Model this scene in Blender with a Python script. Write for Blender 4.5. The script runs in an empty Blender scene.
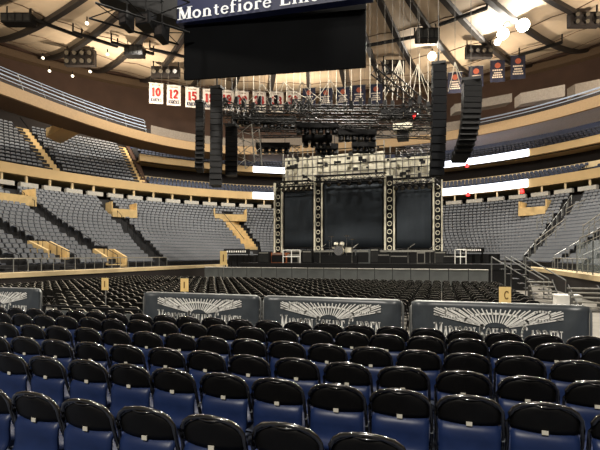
import bpy, math, random
from mathutils import Vector, Matrix
random.seed(7)
R = math.radians
sc = bpy.context.scene
COL = sc.collection

# ------------------------------------------------------------------ camera, world, exposure
YAW = R(18.0)
CZ = 2.3
cd = bpy.data.cameras.new('camera')
cam = bpy.data.objects.new('camera', cd)
COL.objects.link(cam)
cam.location = (0, 0, CZ)
cam.rotation_euler = (R(90), 0, YAW)
cd.sensor_width = 36.0
cd.lens = 25.98
cd.shift_y = 0.05
cd.clip_start = 0.05
cd.clip_end = 500
sc.camera = cam
sc.view_settings.view_transform = 'Standard'
sc.view_settings.look = 'None'
sc.view_settings.gamma = 1.0
sc.view_settings.use_curve_mapping = False
sc.view_settings.exposure = 0.0
w = bpy.data.worlds.new('world')
sc.world = w
w.use_nodes = True
w.node_tree.nodes['Background'].inputs[0].default_value = (1.0, 0.9, 0.78, 1)
w.node_tree.nodes['Background'].inputs[1].default_value = 0.14

FPX, YH = 433.0, 255.0
FWD = Vector((-math.sin(YAW), math.cos(YAW), 0))
RGT = Vector((math.cos(YAW), math.sin(YAW), 0))
CX, CY = -7.7, 24.0          # hall centre


def at(x, y, D):
    return Vector((0, 0, CZ)) + FWD * D + RGT * (D * (x - 300) / FPX) + Vector((0, 0, D * (YH - y) / FPX))


def proj(p):
    D = p[0] * FWD.x + p[1] * FWD.y
    r = p[0] * RGT.x + p[1] * RGT.y
    if D < 0.1:
        return None
    return 300 + FPX * r / D, YH - FPX * (p[2] - CZ) / D, D


def ceil_z(r):
    return 27.6 + 7.2 * (r / 62.0) ** 3.5


def ceil_hit(x, y):
    lo, hi = 1.0, 110.0
    for _ in range(50):
        m = (lo + hi) / 2
        p = at(x, y, m)
        if p.z < ceil_z(math.hypot(p.x - CX, p.y - CY)):
            lo = m
        else:
            hi = m
    return at(x, y, lo)


def area(name, loc, target, size, power, color):
    ld = bpy.data.lights.new(name, 'AREA')
    ld.shape = 'DISK'
    ld.size = size
    ld.energy = power
    ld.color = color
    o = bpy.data.objects.new(name, ld)
    o.location = loc
    o.rotation_euler = (Vector(target) - Vector(loc)).to_track_quat('-Z', 'Y').to_euler()
    COL.objects.link(o)
    return o


WARM, NEUT = (1.0, 0.83, 0.62), (1.0, 0.93, 0.82)
# overhead area lamps without fixtures: house light, plus fill added for chairs and banners
LAMPS = [
    ((-36, 18, 27), (-36, 20, 5), 2.0, 5200, NEUT),
    ((-34, 42, 27), (-32, 46, 6), 2.0, 4800, NEUT),
    ((-12, 62, 27), (-14, 58, 8), 2.0, 4200, NEUT),
    ((18, 46, 27), (17, 44, 6), 2.0, 4600, NEUT),
    ((20, 26, 27), (18, 30, 3), 2.0, 4200, NEUT),
    ((-6, 28, 27), (-8, 38, 4), 1.5, 6500, NEUT),
    ((-14, 15, 26), (-6, 12, 0), 1.2, 2600, NEUT),
    ((-2, 19, 26), (-2, 5, 0), 0.7, 2000, NEUT),  # added to put highlights on the near chairs
    ((-4, -16, 24), (-6, 22, 1), 2.0, 9500, NEUT),
    ((7, 19, 26.5), (0, 22, 0), 1.2, 4200, NEUT),  # added to brighten the dark floor chairs
]
for i, a in enumerate(LAMPS):
    area('house_and_fill_light', *a)
# added bare area lamps, standing in for warm light bounced onto the roof
for loc, tgt, e in [((-40, 22, 20.5), (-48, 30, 33), 3400), ((-40, 46, 20.5), (-46, 56, 33), 3400), ((-20, 62, 20.5), (-24, 68, 33), 2600),
                    ((4, 62, 20.5), (6, 66, 33), 2300), ((20, 48, 20.5), (24, 54, 33), 2300), ((26, 24, 20.5), (34, 28, 33), 2000),
                    ((-30, 30, 20.5), (-26, 34, 27), 1500), ((8, 34, 20.5), (6, 38, 27), 500)]:
    area('roof_fill', loc, tgt, 1.0, e, WARM)


# ------------------------------------------------------------------ materials
def lin(c):
    return tuple(((v / 255) / 12.92 if v / 255 <= 0.04045 else ((v / 255 + 0.055) / 1.055) ** 2.4) for v in c)


MATS = {}


def mat(name, rgb, rough=0.6, metal=0.0, noise=0.12, scale=6.0, bump=0.0, emit=0.0, alpha=None, spec=0.5, coat=0.0):
    m = bpy.data.materials.new(name)
    m.use_nodes = True
    nt = m.node_tree
    b = nt.nodes['Principled BSDF']
    c = lin(rgb)
    b.inputs['Roughness'].default_value = rough
    b.inputs['Metallic'].default_value = metal
    b.inputs['Specular IOR Level'].default_value = spec
    b.inputs['Coat Weight'].default_value = coat
    b.inputs['Base Color'].default_value = (*c, 1)
    if noise or bump:
        tc = nt.nodes.new('ShaderNodeTexCoord')
        nz = nt.nodes.new('ShaderNodeTexNoise')
        nz.inputs['Scale'].default_value = scale
        nz.inputs['Detail'].default_value = 4
        nt.links.new(tc.outputs['Object'], nz.inputs['Vector'])
        rp = nt.nodes.new('ShaderNodeMapRange')
        rp.inputs['From Min'].default_value = 0.3
        rp.inputs['From Max'].default_value = 0.7
        rp.inputs['To Min'].default_value = 1 - noise
        rp.inputs['To Max'].default_value = 1 + noise
        nt.links.new(nz.outputs['Fac'], rp.inputs['Value'])
        mx = nt.nodes.new('ShaderNodeVectorMath')
        mx.operation = 'SCALE'
        mx.inputs[0].default_value = c
        nt.links.new(rp.outputs['Result'], mx.inputs['Scale'])
        nt.links.new(mx.outputs['Vector'], b.inputs['Base Color'])
        if bump:
            bp = nt.nodes.new('ShaderNodeBump')
            bp.inputs['Strength'].default_value = bump
            bp.inputs['Distance'].default_value = 0.02
            nt.links.new(nz.outputs['Fac'], bp.inputs['Height'])
            nt.links.new(bp.outputs['Normal'], b.inputs['Normal'])
    if emit:
        b.inputs['Emission Color'].default_value = (*c, 1)
        b.inputs['Emission Strength'].default_value = emit
    if alpha is not None:
        b.inputs['Alpha'].default_value = alpha
    MATS[name] = m
    return m


black = mat('black_paint', (9, 9, 10), 0.5, spec=0.25, noise=0.2)
gloss = mat('black_enamel', (30, 28, 26), 0.22, metal=0.5, spec=1.0, coat=1.0, noise=0.1)
backm = mat('black_vinyl', (9, 8, 7), 0.55, spec=0.2, noise=0.2, scale=30)
blue = mat('blue_vinyl', (21, 36, 72), 0.42, spec=0.3, noise=0.15, scale=9, bump=0.15)
tagm = mat('tag_white', (192, 188, 174), 0.5, noise=0.05)
carpet = mat('slate_carpet', (66, 74, 92), 0.85, noise=0.25, scale=14)
concrete = mat('arena_floor_grey', (120, 116, 108), 0.7, noise=0.15, scale=1.5)
seatm = mat('grey_seat_fabric', (108, 111, 115), 0.6, noise=0.1)
seatd = mat('navy_seat_fabric', (46, 54, 74), 0.6, noise=0.1)
riser = mat('riser_concrete', (34, 34, 36), 0.8, noise=0.15, scale=1)
tan = mat('tan_stair', (205, 176, 122), 0.7, noise=0.15, scale=2)
beige = mat('beige_fascia', (206, 176, 126), 0.55, noise=0.06, scale=0.6)
brown = mat('brown_wall', (74, 54, 44), 0.7, noise=0.15, scale=0.4)
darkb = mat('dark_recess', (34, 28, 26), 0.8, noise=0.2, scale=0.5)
navyw = mat('navy_wall', (30, 40, 66), 0.7, noise=0.2, scale=0.4)
ceilm = mat('tan_roof_panel', (198, 180, 156), 0.75, noise=0.08, scale=0.35)
ribm = mat('dark_rib', (30, 26, 24), 0.6, noise=0.1)
seamm = mat('roof_seam', (96, 78, 60), 0.7, noise=0.1)
cream = mat('cream_set', (222, 216, 194), 0.7, noise=0.25, scale=2.0)
alum = mat('aluminium', (150, 148, 140), 0.4, 0.6, noise=0.15)
trussd = mat('dark_truss', (36, 36, 35), 0.45, 0.4, noise=0.3, scale=3)
chainm = mat('dull_chain', (96, 92, 86), 0.5, 0.4, noise=0.1)
cablem = mat('pale_cable', (214, 206, 188), 0.6, noise=0.05)
drape = mat('screen_cloth', (46, 52, 58), 0.7, spec=0.2, noise=0.22, scale=0.5)
jumbo = mat('scoreboard_black', (5, 6, 8), 0.8, spec=0.08, noise=0.3, scale=0.6)
bandb = mat('scoreboard_band', (26, 34, 70), 0.4, noise=0.15, scale=0.6)
white = mat('white_print', (243, 241, 234), 0.6, noise=0.04)
litw = mat('lit_letters', (225, 226, 225), 0.5, noise=0, emit=0.35)
bannr = mat('banner_slate', (62, 67, 71), 0.38, noise=0.22, scale=3.0, bump=0.3)
steel = mat('barrier_steel', (150, 152, 150), 0.35, 0.7, noise=0.1)
flagw = mat('flag_white', (204, 193, 180), 0.8, noise=0.05)
flagr = mat('flag_red', (168, 40, 36), 0.8, noise=0.05)
flagb = mat('flag_blue', (32, 36, 58), 0.8, noise=0.1)
flago = mat('flag_orange', (160, 84, 62), 0.8, noise=0.1)
ledm = mat('led_strip', (236, 242, 255), 0.4, noise=0, emit=3.2)
lens = mat('lamp_lens', (255, 246, 226), 0.3, noise=0, emit=22.0)
lens2 = mat('lamp_lens_small', (255, 244, 222), 0.3, noise=0, emit=2.0)
lens0 = mat('lamp_lens_off', (92, 86, 76), 0.25, noise=0.1)
glassm = mat('rink_glass', (190, 200, 196), 0.08, noise=0, alpha=0.16)
greyp = mat('barricade_grey', (92, 95, 94), 0.5, 0.3, noise=0.2, scale=1.2)
sign = mat('sign_card', (240, 208, 138), 0.6, noise=0.06, emit=0.0)
ink = mat('sign_ink', (120, 84, 30), 0.6, noise=0.05)
dash = mat('dasher_tan', (214, 192, 150), 0.6, noise=0.12, scale=0.8)
orange = mat('orange_cabinet', (150, 82, 40), 0.6, noise=0.2)
railw = mat('bright_rail', (158, 172, 190), 0.3, 0.3, noise=0.05)
parap = mat('parapet_grey', (120, 110, 98), 0.7, noise=0.15)
lowch = mat('painted_rim_glint', (150, 146, 134), 0.4, 0.1, noise=0.3, scale=20)  # pale colour paints the light glinting on floor chair rims
soffit = mat('brown_soffit', (92, 70, 50), 0.7, noise=0.15)
palesof = mat('led_lit_soffit', (206, 204, 216), 0.6, noise=0.08)  # LED light on the right bridge underside, put into the colour
counter = mat('counter_white', (186, 182, 172), 0.6, noise=0.08)
panm = mat('seat_pan_navy', (44, 49, 60), 0.6, noise=0.1)
bridgem = mat('bridge_tan', (164, 136, 98), 0.6, noise=0.08)
redled = mat('red_lamp', (255, 40, 40), 0.4, noise=0, emit=3.0)


# ------------------------------------------------------------------ mesh helpers
class MB:
    def __init__(s):
        s.v = []
        s.f = []
        s.m = []
        s.cur = 0

    def _add(s, vs, fs):
        n = len(s.v)
        s.v += [Vector(p) for p in vs]
        s.f += [tuple(i + n for i in f) for f in fs]
        s.m += [s.cur] * len(fs)
        return s

    def box(s, c, d, M=None):
        vs = [Vector((c[0] + a * d[0] / 2, c[1] + b * d[1] / 2, c[2] + e * d[2] / 2)) for e in (-1, 1) for a, b in ((-1, -1), (1, -1), (1, 1), (-1, 1))]
        if M:
            vs = [M @ p for p in vs]
        return s._add(vs, [(3, 2, 1, 0), (4, 5, 6, 7), (0, 1, 5, 4), (1, 2, 6, 5), (2, 3, 7, 6), (3, 0, 4, 7)])

    def tube(s, pts, r, n=6, closed=False):
        pts = [Vector(p) for p in pts]
        rings = []
        for i, p in enumerate(pts):
            a = pts[i - 1] if (i > 0 or closed) else p
            b = pts[(i + 1) % len(pts)] if (i < len(pts) - 1 or closed) else p
            t = (b - a)
            if t.length < 1e-9:
                t = Vector((0, 0, 1))
            t.normalize()
            up = Vector((0, 0, 1)) if abs(t.z) < 0.95 else Vector((1, 0, 0))
            x = t.cross(up).normalized()
            y = x.cross(t)
            rings.append([p + (x * math.cos(2 * math.pi * k / n) + y * math.sin(2 * math.pi * k / n)) * r for k in range(n)])
        vs = [q for g in rings for q in g]
        fs = []
        m = len(pts)
        for i in range(m if closed else m - 1):
            j = (i + 1) % m
            for k in range(n):
                fs.append((i * n + k, j * n + k, j * n + (k + 1) % n, i * n + (k + 1) % n))
        if not closed:
            fs.append(tuple(range(n)))
            fs.append(tuple(reversed(range((m - 1) * n, m * n))))
        return s._add(vs, fs)

    def cyl(s, a, b, r, n=12, r2=None):
        a, b = Vector(a), Vector(b)
        t = (b - a).normalized()
        up = Vector((0, 0, 1)) if abs(t.z) < 0.95 else Vector((1, 0, 0))
        x = t.cross(up).normalized()
        y = x.cross(t)
        r2 = r if r2 is None else r2
        vs = [p + (x * math.cos(2 * math.pi * k / n) + y * math.sin(2 * math.pi * k / n)) * q for p, q in ((a, r), (b, r2)) for k in range(n)]
        fs = [(k, n + k, n + (k + 1) % n, (k + 1) % n) for k in range(n)] + [tuple(range(n)), tuple(reversed(range(n, 2 * n)))]
        return s._add(vs, fs)

    def grid(s, rows, thick=None, closed_u=False):
        nr, nc = len(rows), len(rows[0])
        vs = [p for r_ in rows for p in r_]
        fs = []
        for i in range(nr - 1):
            for j in range(nc - 1):
                fs.append((i * nc + j, i * nc + j + 1, (i + 1) * nc + j + 1, (i + 1) * nc + j))
        return s._add(vs, fs)

    def slab(s, rows, off):
        """a grid with thickness: off is a vector"""
        off = Vector(off)
        nr, nc = len(rows), len(rows[0])
        A = [Vector(p) for r_ in rows for p in r_]
        B = [p + off for p in A]
        N = len(A)
        fs = []
        for i in range(nr - 1):
            for j in range(nc - 1):
                q = (i * nc + j, i * nc + j + 1, (i + 1) * nc + j + 1, (i + 1) * nc + j)
                fs.append(q)
                fs.append(tuple(N + k for k in reversed(q)))
        edge = [(0, j) for j in range(nc)] + [(i, nc - 1) for i in range(1, nr)] + [(nr - 1, j) for j in range(nc - 2, -1, -1)] + [(i, 0) for i in range(nr - 2, 0, -1)]
        ids = [i * nc + j for i, j in edge]
        for a, b in zip(ids, ids[1:] + ids[:1]):
            fs.append((b, a, N + a, N + b))
        return s._add(A + B, fs)

    def build(s, name, mats, parent=None, smooth=False):
        me = bpy.data.meshes.new(name)
        off = Vector(parent.location) if parent is not None and not parent.get('_local') else Vector((0, 0, 0))
        p = parent
        if parent is not None and not parent.get('_local') and parent.parent is not None:
            off = Vector(parent.parent.location)
            if parent.type == 'MESH':
                off = Vector(parent.parent.location)
        me.from_pydata([v - off for v in s.v], [], s.f)
        if not isinstance(mats, (list, tuple)):
            mats = [mats]
        for m in mats:
            me.materials.append(m)
        if len(mats) > 1:
            me.polygons.foreach_set('material_index', s.m)
        if smooth:
            me.polygons.foreach_set('use_smooth', [True] * len(me.polygons))
        me.update()
        o = bpy.data.objects.new(name, me)
        COL.objects.link(o)
        if parent is not None:
            o.parent = parent
        return o


def tag(o, label, cat, group=None, kind=None):
    o['label'] = label
    o['category'] = cat
    if group:
        o['group'] = group
    if kind:
        o['kind'] = kind
    return o


def thing(name, loc, label, cat, group=None, local=False, rz=0):
    o = bpy.data.objects.new(name, None)
    o.location = loc
    o.rotation_euler = (0, 0, rz)
    o.empty_display_size = 0.2
    COL.objects.link(o)
    if local:
        o['_local'] = 1
    return tag(o, label, cat, group)


def struct(name, mb, m, label=None, cat=None, smooth=False):
    o = mb.build(name, m, None, smooth)
    o['kind'] = 'structure'
    if label:
        o['label'] = label
        o['category'] = cat
    return o


def dup(root, loc, rz=0, label=None, group=None):
    r_ = root.copy()
    COL.objects.link(r_)
    r_.location = loc
    r_.rotation_euler = (0, 0, rz)
    if label:
        r_['label'] = label
    if group:
        r_['group'] = group
    for ch in list(root.children):
        c = ch.copy()
        COL.objects.link(c)
        c.parent = r_
        for g in list(ch.children):
            d = g.copy()
            COL.objects.link(d)
            d.parent = c
    return r_


ORD = ['first', 'second', 'third', 'fourth', 'fifth', 'sixth', 'seventh', 'eighth', 'ninth', 'tenth', 'eleventh', 'twelfth', 'thirteenth', 'fourteenth', 'fifteenth',
       'sixteenth', 'seventeenth', 'eighteenth', 'nineteenth', 'twentieth', 'twenty-first', 'twenty-second', 'twenty-third', 'twenty-fourth', 'twenty-fifth', 'twenty-sixth', 'twenty-seventh', 'twenty-eighth', 'twenty-ninth', 'thirtieth']


def nth(i):
    if i < len(ORD):
        return ORD[i]
    n = i + 1
    return '%d%s' % (n, 'th' if 10 <= n % 100 <= 20 else {1: 'st', 2: 'nd', 3: 'rd'}.get(n % 10, 'th'))


# ------------------------------------------------------------------ stroke lettering
def arc(cx, cy, rx, ry, a0, a1, n=8):
    return [(cx + rx * math.cos(R(a0 + (a1 - a0) * i / n)), cy + ry * math.sin(R(a0 + (a1 - a0) * i / n))) for i in range(n + 1)]


def serif(x, y, w=.2):
    return ([(x - w / 2 - .05, y), (x + w / 2 + .05, y)], .05)


T, t_ = .15, .06
GL = {
    'M': (.80, [([(.12, 0), (.12, 1)], t_), ([(.14, 1), (.40, .05)], T), ([(.40, .05), (.66, 1)], t_), ([(.68, 0), (.68, 1)], T), serif(.12, .025), serif(.68, .025, .24), serif(.1, .975), serif(.7, .975)]),
    'A': (.66, [([(.10, 0), (.33, 1)], t_), ([(.33, 1), (.56, 0)], T), ([(.18, .33), (.48, .33)], t_), serif(.1, .025), serif(.56, .025)]),
    'D': (.66, [([(.14, 0), (.14, 1)], T), (arc(.16, .5, .40, .47, 90, -90), .12), serif(.12, .025), serif(.12, .975)]),
    'I': (.32, [([(.16, 0), (.16, 1)], T), serif(.16, .025), serif(.16, .975)]),
    'S': (.54, [(arc(.27, .74, .19, .22, 20, 230, 8) + arc(.27, .27, .19, .23, 60, -160, 8), .12)]),
    'O': (.70, [(arc(.35, .5, .26, .46, 0, 360, 16), .12)]),
    'N': (.70, [([(.12, 0), (.12, 1)], t_), ([(.13, 1), (.58, 0)], T), ([(.58, 0), (.58, 1)], t_), serif(.12, .025), serif(.1, .975), serif(.58, .975)]),
    'Q': (.70, [(arc(.35, .5, .26, .46, 0, 360, 16), .12), ([(.36, .2), (.60, -.14)], .1)]),
    'U': (.68, [([(.14, 1), (.14, .3)], T), (arc(.34, .3, .20, .26, 180, 360, 8), .09), ([(.54, .3), (.54, 1)], t_), serif(.14, .975), serif(.54, .975)]),
    'R': (.66, [([(.14, 0), (.14, 1)], T), (arc(.18, .74, .28, .22, 90, -90), .10), ([(.26, .5), (.56, 0)], .13), serif(.14, .025), serif(.12, .975), serif(.58, .025, .1)]),
    'E': (.58, [([(.14, 0), (.14, 1)], T), ([(.14, .97), (.5, .97)], .07), ([(.14, .5), (.42, .5)], .07), ([(.14, .03), (.52, .03)], .07), ([(.5, .8), (.5, 1)], .05), ([(.52, 0), (.52, .2)], .05), serif(.1, .025, .1), serif(.1, .975, .1)]),
    'G': (.72, [(arc(.36, .5, .28, .46, 50, 330, 12), .12), ([(.60, .12), (.60, .42)], .13), serif(.6, .42, .18)]),
    'C': (.66, [(arc(.36, .5, .27, .46, 50, 310, 12), .12), ([(.56, .7), (.56, .95)], .06)]),
    'K': (.66, [([(.14, 0), (.14, 1)], T), ([(.2, .45), (.56, 1)], .08), ([(.28, .52), (.58, 0)], .13)]),
    'o': (.52, [(arc(.26, .32, .19, .29, 0, 360, 14), .11)]),
    'n': (.58, [([(.14, 0), (.14, .62)], .12), (arc(.28, .42, .15, .2, 150, 0, 6), .08), ([(.43, 0), (.43, .45)], .12), serif(.14, .025, .14), serif(.43, .025, .14)]),
    't': (.36, [([(.17, .1), (.17, .82)], .11), ([(.04, .6), (.32, .6)], .06), (arc(.26, .12, .09, .1, 180, 300, 4), .07)]),
    'e': (.48, [(arc(.25, .32, .18, .29, -50, 0, 3)[::-1] if False else arc(.25, .32, .18, .29, 10, 320, 12), .09), ([(.09, .35), (.43, .35)], .06)]),
    'f': (.36, [([(.14, 0), (.14, .8)], .12), (arc(.25, .82, .11, .16, 180, 40, 6), .08), ([(.03, .6), (.32, .6)], .06), serif(.14, .025, .14)]),
    'i': (.28, [([(.14, 0), (.14, .62)], .12), ([(.14, .8), (.14, .93)], .13), serif(.14, .025, .14)]),
    'r': (.42, [([(.14, 0), (.14, .62)], .12), (arc(.28, .44, .14, .17, 160, 40, 5), .09), serif(.14, .025, .14)]),
    's': (.42, [(arc(.21, .46, .13, .14, 20, 230, 6) + arc(.21, .17, .13, .15, 60, -160, 6), .08)]),
    ' ': (.34, []),
    '0': (.6, [(arc(.3, .5, .19, .42, 0, 360, 10), .17)]),
    '1': (.45, [([(.24, 0), (.24, 1)], .17), ([(.1, .06), (.4, .06)], .12), ([(.1, .8), (.24, .95)], .12)]),
    '2': (.6, [(arc(.3, .7, .19, .22, 170, -30, 6) + [(.12, .08)], .16), ([(.08, .08), (.52, .08)], .16)]),
    '3': (.6, [(arc(.28, .72, .18, .2, 160, -80, 7), .15), (arc(.28, .29, .2, .22, 80, -160, 7), .15)]),
    '4': (.6, [([(.42, 0), (.42, 1)], .16), ([(.4, .95), (.1, .35), (.56, .35)], .14)]),
    '5': (.6, [([(.5, .92), (.16, .92), (.14, .52)], .15), (arc(.28, .33, .2, .25, 110, -150, 8), .15)]),
    '9': (.6, [(arc(.3, .68, .19, .24, 0, 360, 10), .15), ([(.49, .68), (.45, .1), (.14, .1)], .15)]),
}


def letters(mb, text, o, ux, uz, h, xs=1.0, small=1.0, gap=.06, th=.006, bold=1.0, spans=None):
    """flat raised lettering on the plane o, ux, uz; capitals full height, the rest of each word times small"""
    ux, uz = Vector(ux).normalized(), Vector(uz).normalized()
    nrm = ux.cross(uz).normalized()
    x = 0.0
    prev = ' '
    for ch in text:
        k = h if (prev == ' ' or small == 1.0) else h * small
        wd, strokes = GL[ch]
        for pts, sw in strokes:
            sw = sw * bold
            for (ax, ay), (bx, by) in zip(pts, pts[1:]):
                d = Vector((bx - ax, by - ay))
                if d.length < 1e-6:
                    continue
                d.normalize()
                e = d * sw * .28 if len(pts) > 2 else d * 0
                n2 = Vector((-d.y, d.x)) * sw / 2
                q = [Vector((ax, ay)) - e - n2, Vector((bx, by)) + e - n2, Vector((bx, by)) + e + n2, Vector((ax, ay)) - e + n2]
                P = [Vector(o) + ux * ((x + p.x * k * xs)) + uz * (p.y * k) for p in q]
                mb._add(P + [p + nrm * th for p in P], [(3, 2, 1, 0), (4, 5, 6, 7), (0, 1, 5, 4), (1, 2, 6, 5), (2, 3, 7, 6), (3, 0, 4, 7)])
        x += (wd + gap) * k * xs
        prev = ch
    return x


def text_width(text, h, xs=1.0, small=1.0, gap=.06):
    x, prev = 0, ' '
    for ch in text:
        k = h if (prev == ' ' or small == 1.0) else h * small
        x += (GL[ch][0] + gap) * k * xs
        prev = ch
    return x


# ------------------------------------------------------------------ bowl geometry
def r_in(p):
    c, s = abs(math.cos(p)), abs(math.sin(p))
    return ((c / 15.0) ** 4 + (s / 31.0) ** 4) ** -.25


def r_out(p):
    c, s = abs(math.cos(p)), abs(math.sin(p))
    return ((c / 33.5) ** 2 + (s / 40.0) ** 2) ** -.5


def r_bridge(p):
    c, s = abs(math.cos(p)), abs(math.sin(p))
    if math.cos(p) > 0:
        return ((c / 32.5) ** 2 + (s / 35.5) ** 2) ** -.5
    return ((c / 30.3) ** 3.5 + (s / 35.5) ** 3.5) ** (-1 / 3.5)


def pt(p, r, z):
    return Vector((CX + r * math.cos(p), CY + r * math.sin(p), z))


def angles(a0, a1, step=2.0):
    n = max(2, int(abs(a1 - a0) / step) + 1)
    return [R(a0 + (a1 - a0) * i / (n - 1)) for i in range(n)]


def ring(mb, a0, a1, prof, step=2.0):
    """sweep a closed profile of (radius function, z) round the hall"""
    A = angles(a0, a1, step)
    rows = [[pt(a, f(a), z) for f, z in prof + prof[:1]] for a in A]
    mb.grid(rows)
    n = len(prof)
    mb._add(rows[0][:-1], [tuple(reversed(range(n)))])
    mb._add(rows[-1][:-1], [tuple(range(n))])
    return mb


def off(f, d):
    return lambda a: f(a) + d


# floor, platform
mb = MB()
mb.box((CX, 20, -0.1), (60, 90, 0.2))
struct('floor', mb, concrete)
PLAT = 0.45
mb = MB()
mb.box((-4, 1.6, PLAT / 2 - .01), (26, 11.4, PLAT + .02))
struct('floor_platform', mb, carpet)

# lower bowl risers
N1 = 20
BZ0, BZ1 = 1.35, 8.7


def low_rz(a, t):
    ri, ro = r_in(a), r_out(a) - 1.0
    return ri + 1.0 + (ro - ri - 1.0) * t, BZ0 + (BZ1 - BZ0) * (0.85 * t + 0.15 * t * t)


A_LOW = (-28, 214)
mb = MB()
A = angles(*A_LOW)
rows = []
for a in A:
    line = [pt(a, r_in(a) + .9, 0)]
    for k in range(N1):
        r0, z0 = low_rz(a, k / N1)
        r1, z1 = low_rz(a, (k + 1) / N1)
        line += [pt(a, r0, z0), pt(a, r1, z0)]
    line += [pt(a, r_out(a) - 1.0, BZ1), pt(a, r_out(a) + 4, BZ1)]
    rows.append(line)
mb.grid(rows)
struct('floor_lower_bowl', mb, riser)

# rink boards with pale cap
mb = MB()
ring(mb, *A_LOW, [(off(r_in, -.12), 0), (r_in, 0), (r_in, 1.04), (off(r_in, -.12), 1.04)])
struct('baseboard_rink', mb, darkb)
mb = MB()
ring(mb, *A_LOW, [(off(r_in, -.2), 1.04), (off(r_in, .9), 1.04), (off(r_in, .9), 1.3), (off(r_in, -.2), 1.3)])
struct('trim_1', mb, dash)
# wall at the back of the lower concourse
mb = MB()
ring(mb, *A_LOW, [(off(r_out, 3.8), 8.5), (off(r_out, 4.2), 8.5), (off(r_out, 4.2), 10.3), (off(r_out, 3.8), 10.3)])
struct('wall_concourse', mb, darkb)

# ---- upper tier
TA = 141.0      # where the long side balcony turns into the end balconies
mb = MB()
ring(mb, *A_LOW, [(off(r_out, -.4), 10.35), (off(r_out, 4.2), 10.35), (off(r_out, 4.2), 10.6), (off(r_out, .3), 10.9), (off(r_out, .1), 11.45), (off(r_out, -.5), 11.35)])
struct('trim_2', mb, beige)
N2, N2E, N3 = 14, 5, 6
mb = MB()
rows = []
for a in angles(TA, A_LOW[1]):
    line = []
    for k in range(N2):
        line += [pt(a, r_out(a) + .3 + .85 * k, 10.9 + .56 * k), pt(a, r_out(a) + .3 + .85 * (k + 1), 10.9 + .56 * k)]
    line.append(pt(a, r_out(a) + .3 + .85 * N2 + 2.2, 10.9 + .56 * (N2 - 1)))
    rows.append(line)
mb.grid(rows)
rows = []
for a in angles(A_LOW[0], TA):
    line = []
    for k in range(N2E):
        line += [pt(a, r_out(a) + .3 + .85 * k, 10.9 + .36 * k), pt(a, r_out(a) + .3 + .85 * (k + 1), 10.9 + .36 * k)]
    line += [pt(a, r_out(a) + 9, 10.9 + .36 * N2E)]
    rows.append(line)
mb.grid(rows)
rows = []
for a in angles(A_LOW[0], TA):
    line = [pt(a, r_out(a) + 5.2, 15.1)]
    for k in range(N3):
        line += [pt(a, r_out(a) + 5.2 + .85 * k, 15.4 + .5 * k), pt(a, r_out(a) + 5.2 + .85 * (k + 1), 15.4 + .5 * k)]
    rows.append(line)
mb.grid(rows)
struct('floor_upper_tier', mb, riser)
# ledge and wall behind the short end rows
mb = MB()
ring(mb, A_LOW[0], TA, [(off(r_out, 4.7), 12.5), (off(r_out, 5.3), 12.5), (off(r_out, 5.3), 13.2), (off(r_out, 4.7), 13.2)])
struct('trim_3', mb, dash)
mb = MB()
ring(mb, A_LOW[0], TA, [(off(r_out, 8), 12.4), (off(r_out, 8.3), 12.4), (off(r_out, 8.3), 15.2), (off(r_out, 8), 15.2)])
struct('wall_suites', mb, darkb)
mb = MB()
ring(mb, A_LOW[0], TA, [(off(r_out, 4.6), 15.2), (off(r_out, 10.5), 15.2), (off(r_out, 10.5), 15.35), (off(r_out, 5.2), 15.4), (off(r_out, 5.0), 16.1), (off(r_out, 4.6), 16.1)])
struct('trim_4', mb, beige)
mb = MB()
ring(mb, TA - .5, TA + .5, [(off(r_out, .6), 10.9), (off(r_out, 12), 10.9), (off(r_out, 12), 19), (off(r_out, 6), 15)], step=.5)
struct('wall_balcony_end', mb, brown)
# back walls
mb = MB()
ring(mb, A_LOW[0], TA, [(off(r_out, 10.4), 14.5), (off(r_out, 10.7), 14.5), (off(r_out, 10.7), 21), (off(r_out, 10.4), 21)])
struct('wall_end_upper', mb, navyw)
mb = MB()
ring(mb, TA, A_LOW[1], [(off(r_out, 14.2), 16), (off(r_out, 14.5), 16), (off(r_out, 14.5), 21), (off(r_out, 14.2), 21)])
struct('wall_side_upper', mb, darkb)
mb = MB()
ring(mb, *A_LOW, [(off(r_out, 10.4), 20.8), (lambda a: 62.4, 20.8), (lambda a: 62.4, 21), (off(r_out, 10.4), 21)])
struct('floor_gallery', mb, darkb)
mb = MB()
ring(mb, *A_LOW, [(lambda a: 62, 20), (lambda a: 62.5, 20), (lambda a: 62.5, 35.2), (lambda a: 62, 35.2)])
struct('wall_drum', mb, brown)
mb = MB()
ring(mb, *A_LOW, [(lambda a: 61.0, 33.0), (lambda a: 62.1, 32.8), (lambda a: 62.1, 34.4), (lambda a: 61.0, 34.1)])
struct('trim_5', mb, seamm)

# ---- ceiling: 48 sagging wedges, ribs between them
mb = MB()
RR = [5, 10, 15, 20, 24, 28, 32, 36, 40, 44, 48, 52, 56, 59, 62]
for k in range(48):
    a0, a1 = R(7.5 * k + 1.4), R(7.5 * (k + 1) + 1.4)
    if not (-60 < 7.5 * k < 250 or 7.5 * k > 300):
        continue
    rows = []
    for r_ in RR:
        am = (a0 + a1) / 2
        rows.append([pt(a0, r_, ceil_z(r_)), pt(am, r_ * 1.0, ceil_z(r_) + .012 * r_ * .6), pt(a1, r_, ceil_z(r_))])
    mb.grid(rows)
CEIL = struct('ceiling', mb, ceilm)
for k in range(48):
    a = R(7.5 * k + 1.4)
    if not (7.5 * k < 236 or 7.5 * k > 318):
        continue
    m = MB()
    pts_ = [pt(a, r_, ceil_z(r_) - .18) for r_ in RR]
    side = Vector((-math.sin(a), math.cos(a), 0)) * .27
    rows = [[p - side, p - side + Vector((0, 0, -.5)), p + side + Vector((0, 0, -.5)), p + side, p - side] for p in pts_]
    m.grid(rows)
    m.build('rib', ribm, CEIL)
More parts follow.
